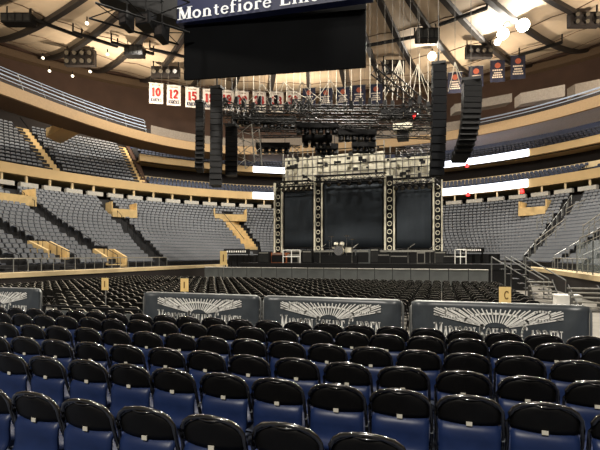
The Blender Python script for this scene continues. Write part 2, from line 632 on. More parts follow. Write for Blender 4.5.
for r_ in (27, 36.5, 45, 54):
    m = MB()
    for k in range(-6, 31):
        a0, a1 = R(7.5 * k + 1.4), R(7.5 * k + 8.9)
        m.tube([pt(a0, r_, ceil_z(r_) - .02), pt((a0 + a1) / 2, r_, ceil_z(r_) + .007 * r_ - .02), pt(a1, r_, ceil_z(r_) - .02)], .07, 4)
    m.build('seam', seamm, CEIL)


# ------------------------------------------------------------------ LED ribbons on the balcony fronts
def led(name, a0, a1, f, z0, z1, label):
    m = MB()
    ring(m, a0, a1, [(off(f, -.12), z0), (f, z0), (f, z1), (off(f, -.12), z1)], step=1.0)
    tag(m.build(name, ledm), label, 'led ribbon', 'lit LED ribbons on the balcony fronts')


def phi_at(x, f):
    lo, hi = 1.0, 120.0
    for _ in range(50):
        m_ = (lo + hi) / 2
        p = at(x, 200, m_)
        d = Vector((p.x - CX, p.y - CY))
        if p.y < CY - 5 or d.length < f(math.atan2(d.y, d.x)):
            lo = m_
        else:
            hi = m_
    return math.degrees(math.atan2(d.y, d.x))


fL, fU = off(r_out, -.52), off(r_out, 4.58)
led('led_ribbon', phi_at(282, fL), phi_at(253, fL), fL, 10.4, 11.35, 'white lit LED ribbon on the lower balcony just left of the stage')
led('led_ribbon', phi_at(289, fU), phi_at(253, fU), fU, 15.2, 16.12, 'white lit LED ribbon on the upper balcony just left of the stage')
led('led_ribbon', phi_at(528, fL), phi_at(440, fL), fL, 10.4, 11.35, 'long white LED ribbon on the lower balcony right of the stage')
led('led_ribbon', phi_at(529, fU), phi_at(440, fU), fU, 15.2, 16.12, 'long white LED ribbon on the upper balcony right of the stage')

# ------------------------------------------------------------------ bridge round the upper hall
br = thing('spectator_bridge', pt(R(160), r_bridge(R(160)), 16.4), 'beige spectator bridge with bright rails hung round the upper hall', 'bridge')
mb = MB()
ring(mb, *A_LOW, [(off(r_bridge, -.15), 16.9), (off(r_bridge, .2), 16.9), (off(r_bridge, .35), 18.1), (off(r_bridge, -.15), 18.0)])
mb.build('fascia', bridgem, br)
mb = MB()
ring(mb, 85, A_LOW[1], [(off(r_bridge, .2), 16.9), (off(r_bridge, 3.2), 16.6), (off(r_bridge, 3.2), 17.1), (off(r_bridge, .2), 17.2)])
mb.build('soffit', soffit, br)
mb = MB()
ring(mb, A_LOW[0], 85, [(off(r_bridge, .2), 16.9), (off(r_bridge, 3.2), 16.4), (off(r_bridge, 3.2), 17.1), (off(r_bridge, .2), 17.2)])
mb.build('soffit', palesof, br)
for dz, dr, rr in ((18.5, .2, .05), (18.95, .5, .09), (19.5, .9, .07), (20.0, 1.4, .05)):
    m = MB()
    for g0, g1 in ((141, A_LOW[1]), (A_LOW[0], 72)):
        if g1 == 72 and dz > 19:
            continue
        m = MB()
        m.tube([pt(a, r_bridge(a) + dr, dz) for a in angles(g0, g1)], rr, 5)
        m.build('rail', railw, br)
m = MB()
ring(m, 72, 140, [(off(r_bridge, .1), 18.1), (off(r_bridge, .3), 18.1), (off(r_bridge, .3), 19.2), (off(r_bridge, .1), 19.2)])
m.build('front_panel', parap, br)
for i, a in enumerate(angles(141, 200, 4)):
    m = MB()
    m.tube([pt(a, r_bridge(a) + .2, 18.05), pt(a, r_bridge(a) + 1.4, 20.0)], .04, 4)
    m.build('post', steel, br)
mb = MB()
ring(mb, *A_LOW, [(off(r_bridge, 2.8), 17.1), (off(r_bridge, 3.1), 17.1), (off(r_bridge, 3.1), 19.4), (off(r_bridge, 2.8), 19.4)])
mb.build('back_panel', darkb, br)

# parapet boxes of the right hand gallery
for i, (x0, x1, y0, y1) in enumerate([(521, 565, 93, 104), (575, 612, 84, 96), (455, 512, 104, 112)]):
    D = 50
    p0, p1 = at(x0, y1, D), at(x1, y1 - (x1 - x0) * .18, D - 3)
    h = (y1 - y0) * D / FPX
    m = MB()
    rows = [[p0, p1], [p0 + Vector((0, 0, h)), p1 + Vector((0, 0, h))]]
    m.slab(rows, FWD * 1.5)
    tag(m.build('gallery_parapet', parap), ['long beige gallery parapet box beside a red lamp', 'beige gallery parapet box nearest the end of the bridge', 'low beige gallery parapet behind the curved line array'][i], 'parapet')

# ------------------------------------------------------------------ bowl seats
AISLES = [197, 182, 168, 151, 125, 53.5, 38, 22, 6, -10]


def seat_local(mb, p, a, rise=1.0):
    """one flip-up seat: moulded back, folded pan, arm post; faces the hall centre"""
    n = Vector((-math.cos(a), -math.sin(a), 0))
    t = Vector((-math.sin(a), math.cos(a), 0))
    u = Vector((0, 0, 1))

    def q(x, y, z):
        return p + t * x + n * y + u * z
    fr = [q(-.20, .0, .36), q(.20, .0, .36), q(.21, -.07, .66), q(.14, -.09, .74), q(-.14, -.09, .74), q(-.21, -.07, .66)]
    bk = [v - n * .06 for v in fr]
    mb.cur = 0
    mb._add(fr + bk, [(0, 1, 2, 3, 4, 5), (11, 10, 9, 8, 7, 6), (0, 5, 11, 6), (1, 0, 6, 7), (2, 1, 7, 8), (3, 2, 8, 9), (4, 3, 9, 10), (5, 4, 10, 11)])
    pan = [q(-.2, .2, .45), q(.2, .2, .45), q(.2, .1, .76 - .2), q(-.2, .1, .56), q(-.2, .02, .40), q(.2, .02, .40)]
    mb.cur = 1
    pan = [q(-.2, .30, .40), q(.2, .30, .40), q(.2, .26, .47), q(-.2, .26, .47), q(-.2, .0, .36), q(.2, .0, .36), q(.2, .0, .44), q(-.2, .0, .44)]
    mb._add(pan, [(0, 1, 2, 3), (3, 2, 6, 7), (1, 0, 4, 5), (0, 3, 7, 4), (2, 1, 5, 6)])
    leg = [q(-.03, -.04, 0), q(.03, -.04, 0), q(.03, .02, .36), q(-.03, .02, .36)]
    mb._add(leg, [(0, 1, 2, 3)])


def aisle_gap(a, r_, half):
    for g in AISLES:
        if abs(math.degrees(a) - g) * math.pi / 180 * r_ < half:
            return True
    return False


def bowl_hit(px, py):
    for i in range(600):
        D = 18 + i * .1
        p = at(px, py, D)
        a = math.atan2(p.y - CY, p.x - CX)
        d = math.hypot(p.x - CX, p.y - CY)
        for k in range(80):
            r0, z0 = low_rz(a, k / 80)
            if d < r0:
                break
            if d < low_rz(a, (k + 1) / 80)[0]:
                if p.z <= z0 + .25:
                    return p, a % (2 * math.pi), k / 80
                break
    return None


VOMS = []
for px, py in ((54, 253), (114, 259)):
    h_ = bowl_hit(px, py)
    VOMS.append((math.degrees(h_[1]), max(0, h_[2] - .03), h_[2] + .07))
AISLES[4] = -60
SLANT = (bowl_hit(230, 221)[0], bowl_hit(251, 247)[0])


def near_slant(p):
    a_, b_ = Vector(SLANT[0].xy), Vector(SLANT[1].xy)
    t = max(0, min(1, (Vector(p.xy) - a_).dot(b_ - a_) / (b_ - a_).length_squared))
    return (Vector(p.xy) - (a_ + (b_ - a_) * t)).length < 1.4


def bowl_z(p):
    a = math.atan2(p.y - CY, p.x - CX)
    d = math.hypot(p.x - CX, p.y - CY)
    z = BZ0
    for k in range(N1):
        r0, z0 = low_rz(a, k / N1)
        if d >= r0:
            z = z0
    return z


def in_vom(a, t):
    return any(abs(math.degrees(a) - g) < 2.6 and t0 - .06 < t < t1 + .02 for g, t0, t1 in VOMS)


seats = []
for k in range(N1):
    a = R(-20)
    j = 0
    while a < R(208):
        r_, z_ = low_rz(a, (k + .35) / N1)
        rr = r_
        z0 = low_rz(a, k / N1)[1]
        if not aisle_gap(a, rr, .8) and not in_vom(a, k / N1) and not near_slant(pt(a, rr, z0)):
            seats.append((pt(a, rr, z0), a, 0, k, j))
        j += 1
        da = .52 / rr
        # arc length correction where the radius changes quickly
        p0, p1 = pt(a, low_rz(a, (k + .35) / N1)[0], 0), pt(a + da, low_rz(a + da, (k + .35) / N1)[0], 0)
        a += da * .52 / max(.2, (p1 - p0).length)
AISLES2 = [phi_at(56, off(r_out, 1)), phi_at(141, off(r_out, 1)), 186]
TIER2 = [True]
for k in range(N2):
    a, j = R(TA + 1.0), 0
    while a < R(208):
        r_ = r_out(a) + .3 + .85 * k + .5
        if not any(abs(math.degrees(a) - g) * math.pi / 180 * r_ < 1.0 for g in AISLES2):
            seats.append((pt(a, r_, 10.9 + .56 * k), a, 1, k, j))
        a += .53 / r_
        j += 1
for nrow, base, rz0, rz1, tier in ((N2E, .3, 10.9, .36, 2), (N3, 5.2, 15.4, .5, 3)):
    for k in range(nrow):
        a, j = R(-20), 0
        while a < R(TA - 1.0):
            r_ = r_out(a) + base + .85 * k + .5
            if not aisle_gap(a, r_, .8):
                seats.append((pt(a, r_, rz0 + rz1 * k), a, tier, k, j))
            a += .53 / r_
            j += 1


def inframe(p, m_=6):
    q = proj(p)
    return q and -m_ < q[0] < 600 + m_ and -m_ < q[1] < 450 and q


def hid_by_stage(q):
    return 280 < q[0] < 436 and 180 < q[1] < 262


vis = []
for s_ in seats:
    q = inframe(s_[0] + Vector((0, 0, .6)), -2)
    if q and s_[2] == 0 and not hid_by_stage(q) and q[1] < 268:
        vis.append((q[2], s_))
vis.sort(key=lambda e: e[0])
pick = vis[:300]
picked = set(id(s_) for _, s_ in pick)
proto_me = MB()
seat_local(proto_me, Vector((0, 0, 0)), R(-90))
pm = bpy.data.meshes.new('arena_seat')
pm.from_pydata(proto_me.v, [], proto_me.f)
pm.materials.append(seatm)
pm.materials.append(panm)
pm.polygons.foreach_set('material_index', proto_me.m)
for _, s_ in pick:
    o = bpy.data.objects.new('arena_seat', pm)
    o.location = s_[0]
    o.rotation_euler = (0, 0, s_[1] + R(90))
    COL.objects.link(o)
    side = 'the left side stand' if math.cos(s_[1]) < 0 else 'the right side stand'
    tag(o, 'grey arena seat in %s, %s row up, number %d along the row' % (side, nth(s_[3]), s_[4] + 1), 'seat', 'grey fixed seats of the lower bowl')
for nm, tiers, m_, lab in (('arena_seating', (0, 1), seatm, 'grey fixed seats filling the rest of the bowl round the floor'), ('balcony_seating', (2, 3), seatd, 'dark fixed seats on the end balconies behind the stage')):
    mb = MB()
    V, Fc = [], []
    for s_ in seats:
        if s_[2] in tiers and id(s_) not in picked:
            q = proj(s_[0])
            if q is None or not -90 < q[0] < 690:
                continue
            if s_[2] == 0 and hid_by_stage(q) and False:
                continue
            seat_local(mb, s_[0], s_[1])
    o = mb.build(nm, [m_, panm])
    tag(o, lab, 'seating', kind='stuff')

# aisle stairs with handrails
NAMES = {168: 'from the left side boards up past the white counters', 151: 'between the two vomitories on the left', 125: 'just left of the stage towers', 53.5: 'behind the dark barrier sign right of the stage', 38: 'above the glass boards at the right',
         182: 'at the left edge of the photo', 197: 'low at the far left', 22: 'at the right edge of the photo'}
for g in AISLES:
    a = R(g)
    if g not in NAMES:
        continue
    lab = 'tan concrete aisle stair ' + NAMES[g]
    th_ = thing('aisle_stair', pt(a, low_rz(a, 0)[0], BZ0), lab, 'stairs', 'aisle stairs of the lower bowl')
    m = MB()
    t = Vector((-math.sin(a), math.cos(a), 0)) * (1.1 if g == AISLES[4] else .55)
    for k in range(N1):
        for hf in (0, .5):
            r0, z0 = low_rz(a, (k + hf) / N1)
            r1, _ = low_rz(a, (k + hf + .5) / N1)
            z0 = low_rz(a, k / N1)[1] + (.02 if hf == 0 else (low_rz(a, 1 / N1)[1] - BZ0) * .5)
            c = [pt(a, r0, z0) - t, pt(a, r0, z0) + t, pt(a, r1, z0) + t, pt(a, r1, z0) - t]
            m._add(c + [p - Vector((0, 0, .2)) for p in c], [(0, 1, 2, 3), (4, 5, 1, 0), (5, 6, 2, 1), (6, 7, 3, 2), (7, 4, 0, 3)])
    light = g == AISLES[4]
    m.build('treads', tan if light else riser, th_)
    m = MB()
    for k in range(0, N1 - 2, 2):
        r0, z0 = low_rz(a, k / N1)
        r1, z1 = low_rz(a, (k + 1.5) / N1)
        m.tube([pt(a, r0, z0), pt(a, r0, z0 + .95), pt(a, r1, z1 + .95), pt(a, r1, z1)], .035, 4)
    m.build('handrail', steel if g < 60 else black, th_)

th_ = thing('aisle_stair', SLANT[1], 'wide tan stair slanting down the stand just left of the stage towers', 'stairs')
d_ = (SLANT[1] - SLANT[0]).xy.to_3d().normalized()
tt = Vector((-d_.y, d_.x, 0)) * 1.15
m = MB()
for i in range(24):
    q0, q1 = SLANT[0].lerp(SLANT[1], i / 24), SLANT[0].lerp(SLANT[1], (i + 1) / 24)
    z = max(bowl_z(q0), bowl_z(q1), bowl_z(q0 + tt), bowl_z(q0 - tt)) + .04
    c = [q0 - tt, q0 + tt, q1 + tt, q1 - tt]
    for v in c:
        v.z = z
    m._add(c + [v - Vector((0, 0, .7)) for v in c], [(3, 2, 1, 0), (4, 5, 6, 7), (0, 1, 5, 4), (1, 2, 6, 5), (2, 3, 7, 6), (3, 0, 4, 7)])
m.build('treads', tan, th_)
m = MB()
m.tube([SLANT[0] - tt + Vector((0, 0, 1)), SLANT[1] - tt + Vector((0, 0, 1))], .05, 4)
m.build('handrail', black, th_)

# tan landings at the heads of aisles and vomitory mouths
VL = ['low in the left stand above the boards', 'in the left stand beside the farthest left floor sign']
for (g, t0, t1), l_ in zip(VOMS, VL):
    a = R(g)
    r0, z0 = low_rz(a, t0)
    r1, z1 = low_rz(a, t1)
    v = thing('vomitory', pt(a, r0, z0), 'tan walled vomitory entrance ' + l_, 'entrance')
    tt = Vector((-math.sin(a), math.cos(a), 0))
    for sgn in (-1, 1):
        m = MB()
        rows = [[pt(a, r0, z0 - .3) + tt * sgn * 0.85, pt(a, r1, z0 - .3) + tt * sgn * 0.85], [pt(a, r0, z0 + .6) + tt * sgn * 0.85, pt(a, r1, z1 + .6) + tt * sgn * 0.85]]
        m.slab(rows, tt * .18)
        m.build('side_wall', tan, v)
    m = MB()
    rows = [[pt(a, r1, z0) - tt * 0.85, pt(a, r1, z0) + tt * 1.0], [pt(a, r1, z1 + .6) - tt * 0.85, pt(a, r1, z1 + .6) + tt * 1.0]]
    m.slab(rows, Vector((math.cos(a), math.sin(a), 0)) * .15)
    m.build('lintel_wall', tan, v)
    m = MB()
    m.slab([[pt(a, r0, z0 + .02) - tt * 0.85, pt(a, r0, z0 + .02) + tt * 0.85], [pt(a, r1, z0 + .1) - tt * 0.85, pt(a, r1, z0 + .1) + tt * 0.85]], (0, 0, -.2))
    m.build('landing', tan, v)
# tan landings high on aisles
for (px, py, w_, l_) in [(12, 200, 3.2, 'at the top left of the left stand'), (122, 214, 2.6, 'high in the left stand'), (230, 218, 4.2, 'high in the stand left of the towers'), (535, 212, 2.8, 'high in the right stand'), (345, 215, 2.0, 'hidden')]:
    if l_ == 'hidden':
        continue
    # find bowl surface
    best = None
    for i in range(300):
        D = 25 + i * .15
        p = at(px, py, D)
        a = math.atan2(p.y - CY, p.x - CX)
        d = math.hypot(p.x - CX, p.y - CY)
        lo = [low_rz(a, k / 40) for k in range(41)]
        zz = None
        for (ra, za), (rb, zb) in zip(lo, lo[1:]):
            if ra <= d <= rb:
                zz = za + (zb - za) * (d - ra) / (rb - ra)
        if zz is not None and p.z <= zz + .3:
            best = (p, a, zz)
            break
    if not best:
        continue
    p, a, zz = best
    tt = Vector((-math.sin(a), math.cos(a), 0))
    nn = Vector((math.cos(a), math.sin(a), 0))
    v = thing('stair_landing', p, 'tan aisle landing with low wall ' + l_, 'landing')
    m = MB()
    M = Matrix(((tt.x, nn.x, 0, p.x), (tt.y, nn.y, 0, p.y), (0, 0, 1, zz), (0, 0, 0, 1)))
    m.box((0, 0, .25), (w_, 2.0, .9), M)
    m.build('landing', tan, v)
    for sg in (-1, 1):
        m = MB()
        m.box((sg * w_ / 2, .2, .9), (.12, 2.0, 1.1), M)
        m.build('low_wall', tan, v)

# upper tier stairs on the left balcony
for i, (g, l_) in enumerate([(AISLES2[0], 'tan upper balcony stair at the left edge of the photo'), (AISLES2[1], 'tan upper balcony stair below the bridge corner'), (AISLES2[2], 'tan upper balcony stair beyond the left edge')]):
    a = R(g)
    tt = Vector((-math.sin(a), math.cos(a), 0)) * .75
    m = MB()
    for k in range(N2):
        r0 = r_out(a) + .3 + .85 * k
        z0 = 10.9 + .56 * k + .06
        c = [pt(a, r0, z0) - tt, pt(a, r0, z0) + tt, pt(a, r0 + .85, z0) + tt, pt(a, r0 + .85, z0) - tt]
        m._add(c + [p - Vector((0, 0, .6)) for p in c], [(0, 1, 2, 3), (4, 5, 1, 0), (5, 6, 2, 1), (6, 7, 3, 2), (7, 4, 0, 3)])
    th_ = thing('balcony_stair', pt(a, r_out(a) + .3, 10.9), l_, 'stairs', 'stairs of the upper balcony')
    m.build('treads', tan, th_)
    m = MB()
    m.tube([pt(a, r_out(a) + .3, 11.9), pt(a, r_out(a) + .3 + .85 * N2, 11.9 + .56 * N2)], .06, 4)
    m.build('handrail', black, th_)
# sloped stair soffit glowing under the bridge
m = MB()
p = at(46, 137, 50)
q = at(73, 122, 48)
m.slab([[p, q], [p + Vector((0, 0, 1.0)), q + Vector((0, 0, .5))]], FWD * 3)
tag(m.build('stair_soffit', beige), 'yellow sloping stair soffit under the bridge above the left balcony', 'soffit')

# white concourse counters above the lower bowl
k = 0
for g in range(196, 18, -4):
    if 80 < g < 106:
        continue
    a0, a1 = R(g + 1.5), R(g - 1.5)
    am = R(g)
    p = pt(am, r_out(am) - .5, BZ1)
    side = 'left' if g > 90 else 'right'
    th_ = thing('concourse_counter', p, 'white concourse counter with post above the %s stand, %s along the rim' % (side, nth(k)), 'counter', 'white counters on the rim of the lower bowl')
    m = MB()
    ring(m, g - 1.5, g + 1.5, [(off(r_out, -.9), BZ1 + .4), (off(r_out, -.3), BZ1 + .4), (off(r_out, -.3), BZ1 + .85), (off(r_out, -.9), BZ1 + .85)], step=1)
    m.build('counter', counter, th_)
    m = MB()
    pp = pt(am, r_out(am) - .2, BZ1)
    m.box((pp.x, pp.y, BZ1 + .8), (.18, .18, 1.6))
    m.build('post', dash, th_)
    k += 1

# seat rails and front row rail posts along the boards
for side, g0, g1, lab in (('left', 150, 206, 'pale handrail with posts along the front of the left stand'), ('right', 14, 36, 'pale handrail with posts along the front of the right stand')):
    A = angles(g0, g1, 3)
    th_ = thing('front_rail', pt(A[0], r_in(A[0]) + .5, 1.2), lab, 'railing')
    m = MB()
    m.tube([pt(a, r_in(a) + .5, 2.1) for a in A], .03, 4)
    m.build('rail', steel, th_)
    for a in A:
        m = MB()
        m.tube([pt(a, r_in(a) + .5, 1.2), pt(a, r_in(a) + .5, 2.1)], .03, 4)
        m.build('post', steel, th_)

# rink glass at the right side
for i, (g0, g1) in enumerate([(-20, -8), (-8, 4), (4, 14)]):
    m = MB()
    ring(m, g0, g1, [(off(r_in, -.1), 1.22), (off(r_in, -.06), 1.22), (off(r_in, -.06), 3.0), (off(r_in, -.1), 3.0)], step=2)
    th_ = thing('rink_glass', pt(R(g0), r_in(R(g0)) - .1, 1.22), ['clear rink glass panel nearest the camera on the right boards', 'clear rink glass panel in the middle of the right boards', 'clear rink glass panel farthest along the right boards'][i], 'glass panel', 'glass panels on the right boards')
    m.build('pane', glassm, th_)
    for g in (g0, g1):
        m = MB()
        a = R(g)
        m.tube([pt(a, r_in(a) - .08, 1.2), pt(a, r_in(a) - .08, 3.0)], .03, 5)
        m.build('post', steel, th_)


# ------------------------------------------------------------------ near folding chairs
def make_chair():
    root = thing('folding_chair', (0, 0, 0), 'x', 'chair', local=True)
    W = .222
    # back frame tube: front feet, up through the seat, round the back
    pts_ = [(-W, .26, .02), (-W, -.17, .47), (-W - .003, -.225, .60), (-W - .003, -.25, .70), (-W + .008, -.261, .76), (-W + .034, -.271, .803), (-W + .076, -.279, .832), (-.075, -.287, .849), (0, -.29, .855)]
    pts_ = pts_ + [(-x, y, z) for x, y, z in reversed(pts_[:-1])]
    m = MB()
    m.tube(pts_, .0150, 8)
    m.build('frame', gloss, root, True)
    # back panel, wrapped
    rows = []
    for i in range(7):
        v = i / 6
        row = []
        for j in range(11):
            u = -1 + 2 * j / 10
            half = W - .01 if v < .42 else W - .01 - .115 * ((v - .42) / .58) ** 2.5
            top = .838 - .02 * u ** 4
            z = .645 + .010 * u * u + (top - .645) * v
            y = -.232 - .05 * v - .035 * (1 - u * u) + .012
            row.append(Vector((u * half, y, z)))
        rows.append(row)
    m = MB()
    m.slab(rows, (0, .022, 0))
    bk = m.build('backrest', backm, root, True)
    # rim of the panel
    m = MB()
    edge = [rows[i][0] for i in range(7)] + rows[6][1:] + [rows[i][10] for i in range(5, -1, -1)]
    m.tube([p + Vector((0, -.004, 0)) for p in edge], .006, 5)
    m.build('rim', gloss, bk, True)
    # seat pad, domed
    rows = []
    for i in range(7):
        v = -1 + 2 * i / 6
        row = []
        for j in range(9):
            u = -1 + 2 * j / 8
            k_ = 1 - .08 * abs(v) ** 3
            z = .455 + .03 * (1 - u ** 4) * (1 - v ** 4) + .012 * v
            row.append(Vector((u * .208 * k_, v * .235 * (1 - .06 * abs(u) ** 3) - .005, z)))
        rows.append(row)
    m = MB()
    m.slab(rows, (0, 0, -.045))
    m.build('seat', blue, root, True)
    prof = [(-.215, .655), (-.252, .638), (-.276, .602), (-.280, .54), (-.276, .47), (-.288, .425), (-.312, .395), (-.316, .36)]
    rows = []
    for y_, z_ in reversed(prof):
        rows.append([Vector((u * .0345, y_ + .022 * abs(u / 6) ** 4, z_)) for u in range(-6, 7)])
    m = MB()
    m.slab(rows, (0, .02, 0))
    m.build('lower_pad', blue, root, True)
    for s in (-1, 1):
        m = MB()
        m.tube([(s * .196, .12, .41), (s * .196, -.30, .02)], .0135, 8)
        lg = m.build('leg', gloss, root, True)
        m = MB()
        m.cyl((s * .196, -.297, .035), (s * .196, -.305, 0), .017, 8)
        m.build('foot', black, lg)
    for y, z, wd in ((-.245, .085, .196), (.2, .08, W)):
        m = MB()
        m.tube([(-wd, y, z), (wd, y, z)], .009, 6)
        m.build('stretcher', gloss, root)
    m = MB()
    m.box((.0, -.268, .656), (.040, .006, .028))
    m.build('seat_tag', tagm, root)
    m = MB()
    m.box((W + .006, -.2, .55), (.02, .03, .03))
    m.build('ganging_clip', steel, root)
    return root


chair0 = make_chair()
first = True
ROWS = [(2.66, .482, -1.353, 'row nearest the camera'), (3.53, .482, -.773, 'second row from the camera'), (4.21, .497, -.32, 'third row from the camera'),
        (4.96, .484, -.226, 'fourth row from the camera'), (5.76, .466, -.17, 'fifth row from the camera'), (6.36, .464, -.167, 'row right behind the banners')]
for Y, p_, x0, nm in ROWS:
    n = 0
    lo = int((-1.5 * Y - x0) / p_) - 1
    hi = int((.42 * Y - x0) / p_) + 2
    for k in range(lo, hi):
        X = x0 + k * p_
        q = proj((X, Y - .28, PLAT + .83))
        ql = proj((X + .24, Y - .28, PLAT + .83))
        qr = proj((X - .24, Y - .28, PLAT + .83))
        if ql is None or ql[0] < -1 or qr[0] > 601 or q[1] > 452:
            continue
        lab = 'black folding chair with blue seat, %s from left in the %s' % (nth(n), nm)
        n += 1
        rz = R(random.uniform(-1.5, 1.5))
        loc = (X + random.uniform(-.006, .006), Y + random.uniform(-.02, .02), PLAT)
        if first:
            chair0.location = loc
            chair0.rotation_euler = (0, 0, rz)
            chair0['label'] = lab
            chair0['group'] = 'blue seated chairs on the platform'
            first = False
        else:
            dup(chair0, loc, rz, lab, 'blue seated chairs on the platform')


# ------------------------------------------------------------------ banners on crowd barriers
BY = 7.05
BARX = [at(144, 300, BY / (.951 - .309 * .3603)).x]
BL = 2.50


def barrier(name, X0, X1, label, banner=True):
    th_ = thing(name, ((X0 + X1) / 2, BY, PLAT), label, 'barrier', 'barriers along the platform edge')
    zt = PLAT + 1.125
    m = MB()
    rc = .09
    m.tube([(X0, BY, PLAT + .03), (X0, BY, zt - rc), (X0 + rc * .3, BY, zt - rc * .3), (X0 + rc, BY, zt), (X1 - rc, BY, zt), (X1 - rc * .3, BY, zt - rc * .3), (X1, BY, zt - rc), (X1, BY, PLAT + .03)], .019, 8)
    m.build('frame', steel, th_, True)
    m = MB()
    m.tube([(X0, BY, PLAT + .2), (X1, BY, PLAT + .2)], .016, 6)
    m.build('lower_rail', steel, th_)
    for s in (X0 + .25, X1 - .25):
        m = MB()
        m.box((s, BY, PLAT + .015), (.05, .5, .03))
        m.build('foot', steel, th_)
    if not banner:
        for i in range(1, 18):
            x = X0 + (X1 - X0) * i / 18
            m = MB()
            m.tube([(x, BY, PLAT + .2), (x, BY, zt)], .009, 5)
            m.build('bar', steel, th_)
        return
    # cloth with pulled corners
    rows = []
    n, mm = 14, 40
    for i in range(n + 1):
        row = []
        v = i / n
        for j in range(mm + 1):
            u = j / mm
            x = X0 + .025 + (X1 - X0 - .05) * u
            z = PLAT + .12 + (zt - .0 - PLAT - .12) * v
            d = min(u, 1 - u)
            fold = .035 * math.exp(-((d * 2.4 - (.10 + .35 * (1 - v))) / .07) ** 2) + .02 * math.exp(-((d * 2.4 - (.05 + .2 * (1 - v))) / .04) ** 2) - .012 * math.exp(-((d * 2.4 - .02) / .05) ** 2)
            y = BY - .03 - fold - .006 * math.sin(9 * u + 2 * v)
            row.append(Vector((x, y, z)))
        rows.append(row)
    m = MB()
    m.slab(rows, (0, .006, 0))
    bn = m.build('banner', bannr, th_, True)
    # wrap over the top rail
    L = X1 - X0
    yb = BY - .044
    cx = (X0 + X1) / 2
    ux, uz = Vector((1, 0, 0)), Vector((0, 0, 1))
    s = L / 540.0

    def P(px, py):
        return Vector((cx + (px - 290) * s, yb, zt - (py - 66) * s))
    lg = MB()

    def line(pts, wd, dy=0.0):
        for a_, b_ in zip(pts, pts[1:]):
            d = (b_ - a_)
            if d.length < 1e-6:
                continue
            d.normalize()
            nrm = Vector((-d.z, 0, d.x)) * wd / 2
            e = d * wd * .3
            c = [a_ - e - nrm, b_ + e - nrm, b_ + e + nrm, a_ - e + nrm]
            c = [q + Vector((0, -dy, 0)) for q in c]
            lg._add(c + [q + Vector((0, -.004, 0)) for q in c], [(0, 1, 2, 3), (7, 6, 5, 4), (0, 4, 5, 1), (1, 5, 6, 2), (2, 6, 7, 3), (3, 7, 4, 0)])
    tops = [(98, 106), (98, 97), (98, 88)] + [(104 + 372 * i / 26, 84 + (3 if i % 2 else 0)) for i in range(27)] + [(482, 88), (482, 97), (482, 106)]
    for tx, ty in tops:
        px_, py_ = tx, ty
        for k_ in range(200):
            nx_, ny_ = tx + (290 - tx) * k_ / 200, ty + (166 - ty) * k_ / 200
            dx_ = abs(nx_ - 290)
            yb_ = 108 + 30 * min(1, 1 - (dx_ - 45) / 147)
            if ny_ > yb_ or (dx_ / 34) ** 2 + ((ny_ - 143) / 17) ** 2 < 1:
                break
            px_, py_ = nx_, ny_
        line([P(px_, py_), P(tx, ty)], 3.6 * s)
    line([P(98, 108), P(180, 126), P(250, 140)], 3.6 * s)
    line([P(482, 108), P(400, 126), P(330, 140)], 3.6 * s)
    line([P(290 + 96 * math.cos(R(a_)), 126 - 28 * math.sin(R(a_))) for a_ in range(0, 181, 12)], 6.5 * s, .004)
    for sg in (-1, 1):
        line([P(290 + sg * (132 + 26 * math.cos(R(a_))), 101 - 15 * math.sin(R(a_))) for a_ in range(-150, 151, 20)], 6.5 * s, .004)
        line([P(290 + sg * 108, 108), P(290 + sg * 90, 118), P(290 + sg * 96, 126)], 4.5 * s, .004)
    lg.build('emblem', white, bn)
    m = MB()
    rowsd = []
    for k_ in range(3):
        rr = k_ / 2
        rowsd.append([P(290 + 30 * rr * math.cos(R(a_)), 143 - 15 * rr * math.sin(R(a_))) + Vector((0, -.005, 0)) for a_ in range(0, 181, 15)])
    m.grid(rowsd)
    m.build('emblem_hub', bannr, bn)
    m = MB()
    txt = 'MADISON SQUARE GARDEN'
    h = 62 * s
    w1 = text_width(txt, h, .55, .82, .05)
    xs = .55 * (384 * s) / w1
    letters(m, txt, P(98, 197), ux, uz, h, xs, .82, .05, .004, 1.3)
    m.build('lettering', white, bn)


Xa = BARX[0]
barrier('banner_barrier', Xa - 2 * BL + .0 - .05, Xa - BL - .05 - .05, 'steel barrier with slate banner at the left edge of the photo')
x0_, x1_ = Xa - BL - .02, Xa - .08
th_ = thing('guard_fence', ((x0_ + x1_) / 2, BY, PLAT), 'low grey guard fence with dark posts between the two leftmost banners', 'fence')
m = MB()
m.tube([(x0_, BY, PLAT + .78), (x1_, BY, PLAT + .78)], .022, 6)
m.build('top_rail', black, th_)
for i in range(7):
    x = x0_ + (x1_ - x0_) * i / 6
    m = MB()
    m.box((x, BY, PLAT + .39), (.05, .05, .78))
    m.build('post', black, th_)
    if i < 6:
        m = MB()
        m.box((x + (x1_ - x0_) / 12, BY + .01, PLAT + .36), ((x1_ - x0_) / 6 - .06, .02, .66))
        m.build('panel', greyp, th_)
barrier('banner_barrier', Xa, Xa + BL - .05, 'slate banner on a barrier, below the tan sign left of the stage')
barrier('banner_barrier', Xa + BL, Xa + 2 * BL - .1, 'slate banner on a barrier, directly below the drum kit')
barrier('banner_barrier', Xa + 2 * BL + .02, Xa + 3 * BL - .02, 'largest slate banner on a barrier, below the tan lettered sign on the right')


